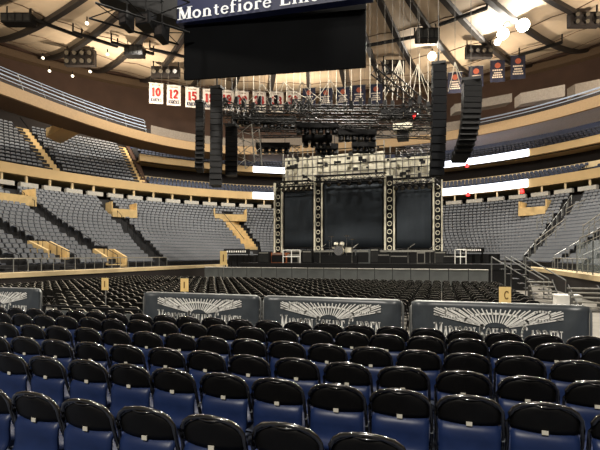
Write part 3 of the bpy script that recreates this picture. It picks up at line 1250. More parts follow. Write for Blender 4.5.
# ------------------------------------------------------------------ floor chairs
def chair_low(mb, p, rz=0):
    M = Matrix.Translation(p) @ Matrix.Rotation(rz, 4, 'Z')
    W = .21
    fr = [(-W, -.24, .58), (W, -.24, .58), (W, -.27, .78), (W - .08, -.29, .85), (-W + .08, -.29, .85), (-W, -.27, .78)]
    vs = [M @ Vector(v) for v in fr] + [M @ (Vector(v) + Vector((0, .04, 0))) for v in fr]
    mb._add(vs, [(5, 4, 3, 2, 1, 0), (6, 7, 8, 9, 10, 11), (0, 1, 7, 6), (1, 2, 8, 7), (2, 3, 9, 8), (3, 4, 10, 9), (4, 5, 11, 10), (5, 0, 6, 11)])
    mb.m[-4:-1] = [1, 1, 1]  # top edge faces carry the painted glint
    mb.box((0, .0, .45), (.4, .4, .06), M)
    for s in (-1, 1):
        for a_, b_ in (((s * W, .24, 0), (s * W, -.24, .6)), ((s * W, -.28, 0), (s * W, .1, .43))):
            a_, b_ = M @ Vector(a_), M @ Vector(b_)
            d = Vector((.014, 0, 0))
            e = Vector((0, .018, 0))
            mb._add([a_ - d - e, a_ + d - e, a_ + d + e, a_ - d + e, b_ - d - e, b_ + d - e, b_ + d + e, b_ - d + e], [(0, 1, 5, 4), (1, 2, 6, 5), (2, 3, 7, 6), (3, 0, 4, 7)])


cl = MB()
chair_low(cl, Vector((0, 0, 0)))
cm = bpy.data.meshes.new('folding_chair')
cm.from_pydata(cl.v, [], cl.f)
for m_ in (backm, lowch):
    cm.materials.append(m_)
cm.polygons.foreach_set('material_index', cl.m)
cand = []
GAPX = [(-15.6, -14.7)]
for r_i in range(21):
    Y = 8.6 + .88 * r_i
    if Y > 26.4:
        break
    n = 0
    X = -21.2
    while X < 5.6:
        if X > 2.9:
            break
        if not any(a_ < X < b_ for a_, b_ in GAPX):
            q = proj((X, Y - .28, .85))
            n += 1
            if q and -8 < q[0] < 608:
                ban = 291 + (q[0] - 144) * .0359
                open_ = 58 < q[0] < 142
                if q[1] < ban + 3 or open_:
                    cand.append((q[2], X, Y, r_i, n))
        X += .5
cand.sort()
NF = 300 - 80
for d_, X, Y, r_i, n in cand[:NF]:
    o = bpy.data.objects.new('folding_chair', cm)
    o.location = (X, Y, 0)
    o.rotation_euler = (0, 0, R(random.uniform(-3, 3)))
    COL.objects.link(o)
    tag(o, 'black floor chair, %s row beyond the banners, number %d from the left boards' % (nth(r_i), n), 'chair', 'black chairs on the arena floor')
mb = MB()
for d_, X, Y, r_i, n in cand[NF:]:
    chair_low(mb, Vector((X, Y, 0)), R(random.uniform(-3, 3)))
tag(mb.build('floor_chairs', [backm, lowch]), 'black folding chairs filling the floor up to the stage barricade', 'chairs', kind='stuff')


# section signs on poles
def section_sign(x, y, w_, h_, D, label, ch=None):
    p = at(x, y, D)
    th_ = thing('section_sign', (p.x, p.y, 0), label, 'sign', 'tan section signs among the floor chairs')
    ww, hh = w_ * D / FPX, h_ * D / FPX
    M = Matrix.Translation(p) @ Matrix.Rotation(YAW * .5, 4, 'Z')
    m = MB()
    m.box((0, 0, 0), (ww, .03, hh), M)
    bd = m.build('board', sign, th_)
    m = MB()
    m.tube([(p.x, p.y + .03, 0), (p.x, p.y + .03, p.z)], .018, 6)
    m.build('pole', steel, th_)
    m = MB()
    if ch:
        letters(m, ch, M @ Vector((-ww * .12, -.022, -hh * .25)), M.to_3x3() @ Vector((1, 0, 0)), (0, 0, 1), hh * .5, .9)
    else:
        m.box((0, -.018, .0), (ww * .16, .006, hh * .5), M)
    m.build('mark', ink, bd)


section_sign(505, 295, 11, 16, 9.6, 'tan lettered section sign above the right hand banner', 'C')
section_sign(184.5, 285, 8, 13, 12.5, 'tan section sign just above the top of the left banner')
section_sign(105, 284, 7, 12, 14, 'tan section sign among the chairs farthest left')
section_sign(223.5, 258, 7, 14, 26.5, 'tall tan section sign by the left end of the stage barricade')

# ------------------------------------------------------------------ stage
SY = 31.0
sx0 = at(236, 265, 33.5).x
sx1 = 5.5
st = thing('stage', ((sx0 + sx1) / 2, SY, 0), 'wide black stage deck behind the grey barricade', 'stage')
m = MB()
m.box(((sx0 + sx1) / 2, SY + 6.5, 1.5), (sx1 - sx0, 13, .35))
m.build('deck', black, st)
m = MB()
m.box(((sx0 + sx1) / 2, SY + .1, .66), (sx1 - sx0 - .2, .06, 1.32))
m.build('skirt', black, st)
# barricade panels in front of the stage
bx0 = at(205, 270, 32).x
bx1 = at(489, 270, 25.8).x
nb = 17
for i in range(nb):
    xa, xb = bx0 + (bx1 - bx0) * i / nb, bx0 + (bx1 - bx0) * (i + 1) / nb
    Yb = 28.2
    th_ = thing('stage_barricade', ((xa + xb) / 2, Yb, 0), 'grey metal crowd barricade panel before the stage, %s from its left end' % nth(i), 'barricade', 'grey barricade panels along the stage front')
    m = MB()
    m.box(((xa + xb) / 2, Yb, .72), (xb - xa - .04, .05, 1.34))
    m.build('panel', greyp, th_)
    m = MB()
    m.tube([(xa + .03, Yb - .03, 1.4), (xb - .03, Yb - .03, 1.4)], .045, 6)
    m.build('top_rail', alum, th_)
    m = MB()
    m.box(((xa + xb) / 2, Yb - .3, .04), (xb - xa - .1, .6, .04))
    m.build('step_plate', greyp, th_)


# screens, towers
def screen(x0, x1, y0, y1, Y, label):
    D0 = Y / (FWD.y + RGT.y * (x0 - 300) / FPX)
    D1 = Y / (FWD.y + RGT.y * (x1 - 300) / FPX)
    Dm = Y / (FWD.y + RGT.y * ((x0 + x1) / 2 - 300) / FPX)
    X0, X1 = at(x0, 0, D0).x, at(x1, 0, D1).x
    z0, z1 = at(0, y1, Dm).z, at(0, y0, Dm).z
    th_ = thing('stage_screen', ((X0 + X1) / 2, Y, z0), label, 'screen', 'dark screens standing on the stage')
    m = MB()
    rows = []
    for i in range(7):
        rows.append([Vector((X0 + (X1 - X0) * j / 24, Y + .006 * math.sin(j * 1.7 + i * .3), z0 + (z1 - z0) * i / 6)) for j in range(25)])
    m.slab(rows, (0, .1, 0))
    m.build('cloth', drape, th_, True)
    m = MB()
    for a_, b_ in (((X0, z0), (X0, z1)), ((X0, z1), (X1, z1)), ((X1, z1), (X1, z0)), ((X1, z0), (X0, z0))):
        m.tube([(a_[0], Y + .02, a_[1]), (b_[0], Y + .02, b_[1])], .09, 4)
    m.build('frame', black, th_)
    # legs down to the deck
    for xx in (X0 + .1, X1 - .1):
        m = MB()
        m.tube([(xx, Y, 1.67), (xx, Y, z0)], .06, 5)
        m.build('leg', black, th_)
    return X0, X1, z0, z1


S = [screen(284, 313.5, 190.5, 248, 38.6, 'narrow dark screen at the left of the stage'),
     screen(323.5, 383.5, 182, 248, 38.2, 'large dark screen at the centre of the stage'),
     screen(396, 432, 185.5, 249, 37.8, 'narrow dark screen at the right of the stage')]


def tower(x0, x1, y0, y1, Y, label, lamps=9):
    xm = (x0 + x1) / 2
    Dm = Y / (FWD.y + RGT.y * (xm - 300) / FPX)
    X = at(xm, 0, Dm).x
    W = (x1 - x0) * Dm / FPX * .95
    z1, z0 = at(0, y0, Dm).z, 1.67
    th_ = thing('light_tower', (X, Y, z0), label, 'tower', 'lamp towers between the stage screens')
    for s in (-1, 1):
        m = MB()
        m.box((X + s * W * .40, Y, (z0 + z1) / 2), (W * .16, .3, z1 - z0))
        m.build('post', cream, th_)
    m = MB()
    m.box((X, Y + .15, (z0 + z1) / 2), (W * .66, .1, z1 - z0))
    m.build('backing', black, th_)
    for i in range(lamps):
        z = z0 + .9 + (z1 - z0 - 1.2) * (i + .5) / lamps
        m = MB()
        m.cyl((X, Y - .12, z), (X, Y + .1, z), W * .24, 12, W * .16)
        lp = m.build('lamp', trussd, th_)
        m = MB()
        m.tube([(X + W * .2 * math.cos(R(a_)), Y - .13, z + W * .2 * math.sin(R(a_))) for a_ in range(0, 360, 40)], .035, 4, True)
        m.build('lamp_rim', cream, lp)


tower(273.5, 283.5, 183, 262, 38.9, 'slim lamp tower at the left end of the stage')
tower(313.5, 323.5, 177, 262, 38.4, 'lamp tower between the left and centre screens')
tower(383.8, 395.6, 176, 262, 38.0, 'lamp tower between the centre and right screens')
tower(432.5, 443, 180, 262, 37.6, 'lamp tower at the right end of the screens')

# cream scaffold set behind the screens
Y = 41.0
for i, (x0, x1, y0, y1, lab) in enumerate([(283, 323, 152, 192, 'cream scaffold wall above the left screen'), (323, 384, 148, 186, 'cream scaffold wall above the centre screen'), (384, 434, 152, 190, 'cream scaffold wall above the right screen')]):
    D0 = Y / (FWD.y + RGT.y * (x0 - 300) / FPX)
    D1 = Y / (FWD.y + RGT.y * (x1 - 300) / FPX)
    X0, X1 = at(x0, 0, D0).x, at(x1, 0, D1).x
    z0, z1 = at(0, y1, (D0 + D1) / 2).z, at(0, y0, (D0 + D1) / 2).z
    th_ = thing('scaffold_wall', ((X0 + X1) / 2, Y, 1.67), lab, 'scaffold', 'cream scaffold set behind the screens')
    m = MB()
    m.box(((X0 + X1) / 2, Y + .6, (z0 + z1) / 2 - .1), (X1 - X0, .1, (z1 - z0) * .86))
    m.build('sheet', cream, th_)
    for j in range(9):
        x = X0 + (X1 - X0) * j / 8
        m = MB()
        m.tube([(x, Y, 1.69), (x, Y, z1 + random.uniform(0, .8))], .05, 4)
        m.build('upright', alum, th_)
    for j in range(6):
        z = z0 + (z1 - z0) * j / 5
        m = MB()
        m.tube([(X0, Y - .05, z), (X1, Y - .05, z)], .05, 4)
        m.build('ledger', trussd if j % 2 else alum, th_)
    for j in range(22):
        m = MB()
        xx, zz = random.uniform(X0, X1), random.uniform(z0, z1)
        m.box((xx, Y - .2, zz), (random.uniform(.12, .5), .25, random.uniform(.12, .4)))
        m.build('junction_box', black if j % 3 else trussd, th_)


# truss builder
def truss(p0, p1, s, label, m_ch=trussd, m_br=trussd, group='black roof trusses over the stage', step=None, name='truss'):
    p0, p1 = Vector(p0), Vector(p1)
    d = (p1 - p0)
    L = d.length
    d.normalize()
    up = Vector((0, 0, 1)) if abs(d.z) < .9 else Vector((1, 0, 0))
    x = d.cross(up).normalized()
    y = x.cross(d).normalized()
    th_ = thing(name, (p0 + p1) / 2, label, 'truss', group)
    cor = [(x * a_ + y * b_) * s / 2 for a_, b_ in ((-1, -1), (1, -1), (1, 1), (-1, 1))]
    for c in cor:
        m = MB()
        m.tube([p0 + c, p1 + c], .05, 5)
        m.build('chord', m_ch, th_)
    n = max(2, int(L / (step or s)))
    m = MB()
    for k_ in range(4):
        a_, b_ = cor[k_], cor[(k_ + 1) % 4]
        for i in range(n):
            u0, u1 = p0 + d * L * i / n, p0 + d * L * (i + 1) / n
            m.tube([u0 + (a_ if i % 2 else b_), u1 + (b_ if i % 2 else a_)], .03, 3)
    m.build('bracing', m_br, th_)
    return th_


for x0, x1, y, Yd, lab in ((277, 312, 184, 38.3, 'black header truss over the left screen'), (315, 386, 177.5, 37.8, 'black header truss over the centre screen'), (393, 440, 181, 37.4, 'black header truss over the right screen')):
    D0 = Yd / (FWD.y + RGT.y * (x0 - 300) / FPX)
    D1 = Yd / (FWD.y + RGT.y * (x1 - 300) / FPX)
    z = at(0, y, (D0 + D1) / 2).z
    a_, b_ = at(x0, 0, D0), at(x1, 0, D1)
    truss((a_.x, Yd, z), (b_.x, Yd, z), .5, lab, black, trussd, 'header trusses over the screens')
    for i in range(7):
        f = (i + .5) / 7
        X = a_.x + (b_.x - a_.x) * f
        th_ = thing('par_lamp', (X, Yd - .2, z - .3), 'small black lamp, %s under the %s' % (nth(i), lab[6:]), 'lamp', 'lamps under the header trusses')
        m = MB()
        m.cyl((X, Yd - .3, z - .62), (X, Yd - .1, z - .42), .2, 8, .14)
        m.build('can', black, th_)
        m = MB()
        m.cyl((X, Yd - .31, z - .63), (X, Yd - .295, z - .615), .15, 8)
        m.build('lens', lens0, th_)
        m = MB()
        m.tube([(X, Yd - .2, z - .5), (X, Yd - .2, z - .22)], .03, 4)
        m.build('yoke', black, th_)

# big overhead rig
RIG = [((212, 110, 34), (432, 112, 31), 'long black truss across the top of the rig'),
       ((224, 121, 37), (434, 123, 34), 'black truss below the top rig truss'),
       ((240, 126, 35), (302, 127, 34), 'short black truss left of the light pods'),
       ((376, 68, 27), (433, 116, 36), 'steep looking truss running back from below the scoreboard'),
       ((222, 106, 29), (262, 120, 38), 'truss running back at the left of the rig'),
       ((335, 131, 36), (432, 134, 34), 'lower black truss right of the light pods'),
       ((300, 104, 28), (318, 119, 37), 'truss running back near the middle of the rig'),
       ((258, 148, 40), (300, 150, 40), 'low truss above the left LED ribbons'),
       ((250, 116, 31), (378, 117, 30), 'thick black truss across the front of the rig'),
       ((262, 133, 38), (332, 132, 37), 'black truss low behind the centre light pods'),
       ((345, 124, 38), (430, 126, 36), 'black truss behind the lower right truss'),
       ((395, 152, 39), (434, 150, 38), 'low truss above the right screen')]
for a_, b_, lab in RIG:
    truss(at(*a_), at(*b_), .65, lab)


# light pods: black bars carrying moving heads
def pod(x0, x1, y, D, label, n):
    p0, p1 = at(x0, y, D), at(x1, y, D)
    th_ = thing('light_pod', (p0 + p1) / 2, label, 'light pod', 'black pods of moving lights in the rig')
    M = Matrix(((RGT.x, FWD.x, 0, (p0.x + p1.x) / 2), (RGT.y, FWD.y, 0, (p0.y + p1.y) / 2), (0, 0, 1, p0.z), (0, 0, 0, 1)))
    L = (p1 - p0).length
    m = MB()
    m.box((0, 0, 0), (L, .7, .42), M)
    m.build('housing', black, th_)
    for i in range(n):
        X = -L / 2 + L * (i + .5) / n
        m = MB()
        m.cyl(M @ Vector((X, 0, -.2)), M @ Vector((X, -.1, -.62)), .2, 8, .24)
        hd = m.build('moving_head', black, th_)
        m = MB()
        m.cyl(M @ Vector((X, -.1, -.63)), M @ Vector((X, -.103, -.645)), .17, 8)
        m.build('lens', lens0 if i % 3 == 0 else gloss, hd)
    for i in (-.35, .35):
        m = MB()
        m.tube([M @ Vector((L * i, 0, .2)), M @ Vector((L * i, 0, 2.0))], .03, 4)
        m.build('hanger', trussd, th_)


for a_ in [(296, 338, 126, 33, 'black light pod high at the centre of the rig', 6), (338, 376, 133, 33, 'black light pod right of the centre of the rig', 6), (302, 332, 139, 34, 'small black light pod under the high centre pod', 4),
           (315, 338, 147, 35, 'lowest black light pod above the centre screen', 4), (352, 375, 145, 35, 'low black light pod beside the lowest pod', 4), (256, 290, 146, 36, 'black light pod above the left LED ribbons', 5),
           (262, 296, 121, 35, 'black light pod left of the high centre pod', 5), (380, 420, 112, 33, 'black light pod at the right of the rig', 6), (232, 262, 118, 35, 'black light pod at the left end of the rig', 5)]:
    pod(*a_)

# follow spot chairs / drape boxes at the right of the rig
p = at(403, 134, 36)
th_ = thing('spotlight_platform', p, 'grey hooded spotlight platform hanging at the right of the rig', 'platform')
m = MB()
m.box(p + Vector((0, 0, .5)), (1.5, 1.2, .5))
m.build('hood', cream, th_)
m = MB()
m.box(p, (.9, .8, 1.1))
m.build('body', black, th_)
m = MB()
m.tube([p + Vector((0, 0, .6)), p + Vector((0, 0, 3))], .04, 4)
m.build('hanger', trussd, th_)

# chain hoists and chains
k = 0
for i in range(26):
    x = 218 + i * 8.4 + random.uniform(-2, 2)
    D = random.choice([31.5, 33, 35])
    yb = 110 + random.uniform(-2, 7)
    p = at(x, yb, D)
    top = p + Vector((0, 0, 0))
    zt = ceil_z(math.hypot(p.x - CX, p.y - CY)) - .8
    th_ = thing('chain_hoist', p, 'dark chain hoist on a pale chain, %s from the left along the rig' % nth(i), 'hoist', 'chain hoists above the rig')
    m = MB()
    m.box(p + Vector((0, 0, .6)), (.26, .26, .6))
    m.build('motor', black, th_)
    m = MB()
    m.tube([p, Vector((p.x, p.y, p.z + 4))], .02, 4)
    m.build('chain', cablem, th_)
    m = MB()
    m.tube([Vector((p.x, p.y, p.z + 4)), Vector((p.x, p.y, zt))], .009, 4)
    m.build('steel_wire', chainm, th_)

# cable bridles fanning out below roof points
FANS = [(400, 60, 33, [(386, 96), (392, 98), (397, 100), (404, 99), (409, 97), (383, 92)], 'pale cable bridle fan right of the scoreboard'),
        (418, 64, 32, [(404, 92), (412, 97), (421, 98), (428, 97), (432, 92)], 'pale cable bridle fan beside the tall line array'),
        (302, 82, 30, [(284, 104), (292, 106), (312, 104), (322, 100)], 'pale cable bridle fan under the scoreboard corner'),
        (330, 80, 31, [(312, 102), (320, 106), (338, 104), (348, 100)], 'pale cable bridle fan under the middle of the scoreboard'),
        (262, 84, 31, [(246, 104), (254, 108), (270, 106), (280, 102)], 'pale cable bridle fan above the twenty-four banner'),
        (236, 86, 30, [(224, 104), (232, 107), (246, 104)], 'pale cable bridle fan above the left end of the rig'),
        (455, 62, 27, [(448, 92), (460, 84), (466, 84)], 'pale cable bridle fan above the curved line array'),
        (284, 82, 33, [(266, 100), (276, 104), (298, 103), (306, 98)], 'pale cable bridle fan between two others above the rig')]
for x, y, D, ends, lab in FANS:
    p = at(x, y, D)
    th_ = thing('cable_bridle', p, lab, 'cables', 'cable bridles above the rig')
    for ex, ey in ends:
        m = MB()
        q = at(ex, ey, D + .5)
        mid = (p + q) / 2 - Vector((0, 0, .15))
        m.tube([p, mid, q], .026, 4)
        m.build('cable', cablem, th_)
    m = MB()
    m.tube([p, Vector((p.x, p.y, ceil_z(math.hypot(p.x - CX, p.y - CY)) - .7))], .011, 4)
    m.build('riser', chainm, th_)


# line arrays
def line_array(x, y0, y1, D, wpx, n, curve, label, m_=black, tilt=0.0):
    p = at(x, y0, D)
    H = (y1 - y0) * D / FPX
    W = wpx * D / FPX
    h = H / n
    th_ = thing('line_array', p, label, 'loudspeaker', 'hanging loudspeaker columns')
    pos = Vector(p)
    ang = tilt
    Mb = Matrix(((RGT.x, FWD.x, 0), (RGT.y, FWD.y, 0), (0, 0, 1)))
    for i in range(n):
        ang_i = tilt + curve * (i / n) ** 2
        dirn = Mb @ Vector((-math.sin(ang_i) * .35, math.sin(ang_i), -math.cos(ang_i)))
        c = pos + dirn * h / 2
        Rm = Matrix.Translation(c) @ Mb.to_4x4() @ Matrix.Rotation(-ang_i, 4, 'X')
        m = MB()
        v = [(-W / 2, -.3, -h * .46), (W / 2, -.3, -h * .46), (W / 2 * .8, .4, -h * .36), (-W / 2 * .8, .4, -h * .36), (-W / 2, -.3, h * .46), (W / 2, -.3, h * .46), (W / 2 * .8, .4, h * .36), (-W / 2 * .8, .4, h * .36)]
        m._add([Rm @ Vector(q) for q in v], [(3, 2, 1, 0), (4, 5, 6, 7), (0, 1, 5, 4), (1, 2, 6, 5), (2, 3, 7, 6), (3, 0, 4, 7)])
        m.build('cabinet', m_, th_)
        pos = pos + dirn * h
    m = MB()
    m.box(p + Vector((0, 0, .12)), (W * 1.0, .6, .16))
    m.tube([p + Vector((0, 0, .1)), p + Vector((0, 0, .9))], .06, 5)
    m.build('flying_frame', trussd, th_)
    m = MB()
    m.tube([p + Vector((0, 0, .2)), Vector((p.x, p.y, min(ceil_z(math.hypot(p.x - CX, p.y - CY)) - .1, 29)))], .016, 4)
    m.build('chain', chainm, th_)
    return th_


darkblu = mat('speaker_charcoal', (9, 11, 15), 0.6, spec=0.12, noise=0.2, scale=2)
line_array(438.5, 66, 176, 27, 13.5, 14, .12, 'tall straight charcoal line array hanging right of the stage', darkblu)
line_array(471, 82, 159, 25, 18, 14, .75, 'curved black line array hanging nearest the upper right ribbon')
line_array(200.5, 104, 170, 30, 8, 14, .5, 'slim curved black line array at the left end of the rig')
line_array(217, 90, 186, 29, 12, 16, .2, 'tall black line array left of the rig')
line_array(232, 128, 176, 31, 12, 10, .1, 'short wide black line array next to the tall left one')

# grey lattice panel left of the stage rig
truss(at(247, 128, 33), at(250, 166, 33), 1.4, 'grey upright lattice frame beside the left line arrays', alum, alum, 'upright lattice frames', .7, 'lattice_frame')

# ------------------------------------------------------------------ stage equipment
def deck_at(x, D):
    p = at(x, 0, D)
    return Vector((p.x, p.y, 1.675))


# riser behind with white front edge
p0, p1 = deck_at(284, 37.2), deck_at(434, 34.6)
th_ = thing('stage_riser', (p0 + p1) / 2, 'long low stage riser with a pale front edge', 'riser')
xm0, xm1 = p0.x, p1.x
m = MB()
m.box(((xm0 + xm1) / 2, 36.6, 1.675 + .5), (xm1 - xm0, 1.6, 1.0))
m.build('body', black, th_)
m = MB()
m.box(((xm0 + xm1) / 2, 35.75, 2.62), (xm1 - xm0, .06, .16))
m.build('edge', alum, th_)
# drum kit
p = deck_at(340, 34.3)
p.z = 1.675
th_ = thing('drum_platform', p, 'dark low platform carrying the drum kit', 'platform')
m = MB()
m.box(p + Vector((0, 0, .3)), (3.2, 2.4, .6))
m.build('deck', black, th_)
d0 = p + Vector((0, 0, .6))
dk = thing('drum_kit', d0, 'white drum kit with brass cymbals on its platform', 'drum kit')
chrome = mat('chrome', (190, 190, 190), 0.2, 0.9, noise=0)
brass = mat('cymbal_brass', (206, 164, 84), 0.25, 0.8, noise=0.05)


def drum(name, c, ax, r_, l_, m_=cream):
    m = MB()
    c = Vector(c)
    ax = Vector(ax).normalized()
    m.cyl(c - ax * l_ / 2, c + ax * l_ / 2, r_, 18)
    o = m.build(name, m_, dk)
    m = MB()
    for s in (-1, 1):
        q = c + ax * s * l_ / 2
        m.cyl(q - ax * .02, q + ax * .02, r_ + .015, 18)
    m.build('hoop', chrome, o)


drum('bass_drum', d0 + Vector((0, -.3, .36)), (0, 1, 0), .36, .45)
drum('rack_tom', d0 + Vector((-.25, -.3, .88)), (0, .35, 1), .17, .22)
drum('rack_tom', d0 + Vector((.22, -.3, .88)), (0, .35, 1), .18, .24)
drum('floor_tom', d0 + Vector((.68, -.05, .42)), (0, 0, 1), .23, .42)
drum('snare_drum', d0 + Vector((-.5, .2, .6)), (0, 0, 1), .18, .15)
for dx, dy, dz, r_ in ((-.85, -.1, 1.15, .22), (-.6, -.4, 1.45, .27), (.62, -.4, 1.5, .3), (.95, .1, 1.25, .26)):
    m = MB()
    c = d0 + Vector((dx, dy, dz))
    m.cyl(c, c + Vector((0, 0, .03)), r_, 18, .04)
    o = m.build('cymbal', brass, dk)
    m = MB()
    m.tube([c, Vector((c.x, c.y, d0.z))], .015, 5)
    m.build('stand', chrome, o)
m = MB()
c = d0 + Vector((0, .55, .5))
m.cyl(c, c + Vector((0, 0, .08)), .17, 14)
m.tube([c, Vector((c.x, c.y, d0.z))], .025, 6)
m.build('stool', black, dk)


def amp(x, D, w_, h_, d_, m_, label, name='amplifier', rows_=1, z=1.675, cat='amplifier'):
    p = deck_at(x, D)
    p.z = z
    th_ = thing(name, p, label, cat, 'cabinets on the stage')
    m = MB()
    m.box(p + Vector((0, 0, h_ / 2)), (w_, d_, h_))
    m.build('cabinet', m_, th_)
    m = MB()
    m.box(p + Vector((0, -d_ / 2 - .015, h_ * .42)), (w_ * .86, .03, h_ * .7))
    m.build('grille', black if m_ is not black else trussd, th_)
    m = MB()
    m.box(p + Vector((0, -d_ / 2 - .015, h_ * .88)), (w_ * .8, .03, h_ * .1))
    m.build('panel', alum, th_)


amp(363, 33.2, 1.1, 1.05, .6, greyp, 'light grey cabinet right of the drum kit')
amp(375, 33.6, .7, 1.15, .5, black, 'tall black amplifier beside the light grey cabinet')
amp(384, 33.2, 1.0, .7, .5, trussd, 'low dark amplifier near the centre right tower')
amp(399, 33.0, 1.5, .6, .5, trussd, 'wide low dark amplifier below the right screen')
amp(421, 31.8, .55, .95, .5, alum, 'pale grey rack case below the right screen edge')
amp(308, 34, .8, 1.0, .5, black, 'black amplifier left of the drum kit')
amp(292, 34.5, 1.3, .7, .5, alum, 'pale low case below the left screen')
amp(280, 34.8, 1.4, .8, .6, orange, 'orange brown case at the left of the stage')
amp(265, 34.8, 1.0, .9, .6, black, 'black case at the left end of the stage')
amp(440, 31.5, .9, .9, .6, black, 'black case at the right of the stage')
amp(452, 31.2, 1.4, .6, .6, trussd, 'low dark case at the right end of the stage')
# railing at each wing
for x0, x1, D0, D1, lab in ((283, 300, 33.8, 33.4, 'white wing railing at the left of the stage'), (455, 466, 29.8, 29.4, 'white wing railing at the right of the stage')):
    a_, b_ = deck_at(x0, D0), deck_at(x1, D1)
    th_ = thing('stage_railing', a_, lab, 'railing')
    for dz in (.5, 1.0):
        m = MB()
        m.tube([a_ + Vector((0, 0, dz)), b_ + Vector((0, 0, dz))], .035, 5)
        m.build('rail', white, th_)
    for f in (0, .5, 1):
        q = a_ + (b_ - a_) * f
        m = MB()
        m.tube([q, q + Vector((0, 0, 1.0))], .035, 5)
        m.build('post', white, th_)
# microphone boom stands
for i, (x, D) in enumerate([(320, 33), (352, 32.5), (408, 32), (435, 31), (430, 31.5)]):
    p = deck_at(x, D)
    th_ = thing('microphone_stand', p, ['microphone stand left of the drum kit', 'microphone stand right of the drum kit', 'microphone stand before the right screen', 'microphone stand at the right end of the stage', 'microphone stand beside the right tower'][i], 'microphone stand')
    m = MB()
    m.tube([p, p + Vector((0, 0, 1.1)), p + Vector((.5, -.1, 1.45))], .025, 5)
    m.build('boom', alum, th_)
    m = MB()
    m.cyl(p, p + Vector((0, 0, .04)), .16, 10)
    m.build('base', black, th_)
# barrier sign boxes beside the stage
for x, y, w_, h_, D, lab in ((237, 251.5, 26, 5, 37, 'dark barrier sign with pale lettering left of the stage'), (472, 250, 24, 5, 32, 'dark barrier sign with pale lettering right of the stage')):
    p = at(x, y, D)
    th_ = thing('ledge_sign', p, lab, 'sign', 'dark ledge signs beside the stage')
    M = Matrix.Translation(p) @ Matrix.Rotation(YAW, 4, 'Z')
    ww, hh = w_ * D / FPX, h_ * D / FPX
    m = MB()
    m.box((0, 0, 0), (ww, .2, hh), M)
    m.build('panel', black, th_)
    m = MB()
    for i in range(9):
        m.box((-ww * .36 + i * ww * .085, -.11, 0), (ww * .05, .02, hh * .38), M)
    m.build('lettering', white, th_)
    for s in (-.45, .45):
        q = M @ Vector((ww * s, .1, 0))
        m = MB()
        m.tube([q, Vector((q.x, q.y, 0))], .06, 5)
        m.build('post', black, th_)
# dark curtains hiding the backstage under the stands at both wings
for x0, x1, y0, D, lab in ((228, 270, 255, 38.5, 'black wing curtain left of the stage'), (446, 500, 254, 33.5, 'black wing curtain right of the stage')):
    a_, b_ = at(x0, y0, D), at(x1, y0, D - (2 if x0 > 300 else 0))
    rows = [[Vector((a_.x + (b_.x - a_.x) * j / 20, a_.y + (b_.y - a_.y) * j / 20 + .06 * math.sin(j * 2.1), z)) for j in range(21)] for z in (0, a_.z)]
    m = MB()
    m.slab(rows, (0, .05, 0))
    tag(m.build('wing_curtain', black), lab, 'curtain')

# ------------------------------------------------------------------ floor level furniture at the right
# white box and bleacher steps by the boards
p = at(567, 302, 19)
th_ = thing('equipment_box', (p.x, p.y, 0), 'white box standing by the right boards', 'box')
m = MB()
m.box((p.x, p.y, .25), (.95, .7, .5))
m.build('body', white, th_)
m = MB()
m.box((p.x, p.y, .53), (1.0, .75, .06))
m.build('lid', white, th_)
p = at(548, 303, 20)
th_ = thing('bleacher_steps', (p.x, p.y, 0), 'grey slatted steps beside the white box', 'steps')
for i in range(5):
    m = MB()
    m.box((p.x - .1, p.y + i * .3, .18 + .2 * i), (1.1, .26, .05))
    m.build('tread', alum, th_)
for s in (-.6, .45):
    m = MB()
    m.slab([[Vector((p.x + s, p.y - .15, 0)), Vector((p.x + s, p.y + 1.4, 0))], [Vector((p.x + s, p.y - .15, .2)), Vector((p.x + s, p.y + 1.4, 1.1))]], (.05, 0, 0))
    m.build('stringer', trussd, th_)
p = at(590, 308, 17.5)
th_ = thing('bleacher_steps', (p.x, p.y, 0), 'grey slatted steps at the right edge of the photo', 'steps')
for i in range(5):
    m = MB()
    m.box((p.x + .1, p.y + i * .3, .18 + .17 * i), (1.2, .26, .05))
    m.build('tread', alum, th_)
for s in (-.45, .65):
    m = MB()
    m.slab([[Vector((p.x + s, p.y - .15, 0)), Vector((p.x + s, p.y + 1.4, 0))], [Vector((p.x + s, p.y - .15, .2)), Vector((p.x + s, p.y + 1.4, 1.0))]], (.05, 0, 0))
    m.build('stringer', trussd, th_)
# access stair with railings beyond the sign
for i, (x, D, lab) in enumerate([(519, 24, 'steel access stair behind the tan lettered sign'), (534, 23, 'steel access stair left of the grey slatted steps')]):
    p = at(x, 290, D)
    th_ = thing('access_stair', (p.x, p.y, 0), lab, 'stairs')
    for s in (-.5, .5):
        m = MB()
        m.tube([(p.x + s - .9, p.y, 2.2), (p.x + s + .9, p.y - .3, 1.0), (p.x + s + .9, p.y - .3, 0)], .035, 5)
        m.tube([(p.x + s - .9, p.y, 2.2), (p.x + s - .9, p.y, 0)], .035, 5)
        m.build('handrail', steel, th_)
    for j in range(6):
        m = MB()
        m.box((p.x - .8 + .3 * j, p.y - .1, 1.5 - .26 * j), (.28, 1.0, .05))
        m.build('tread', trussd, th_)
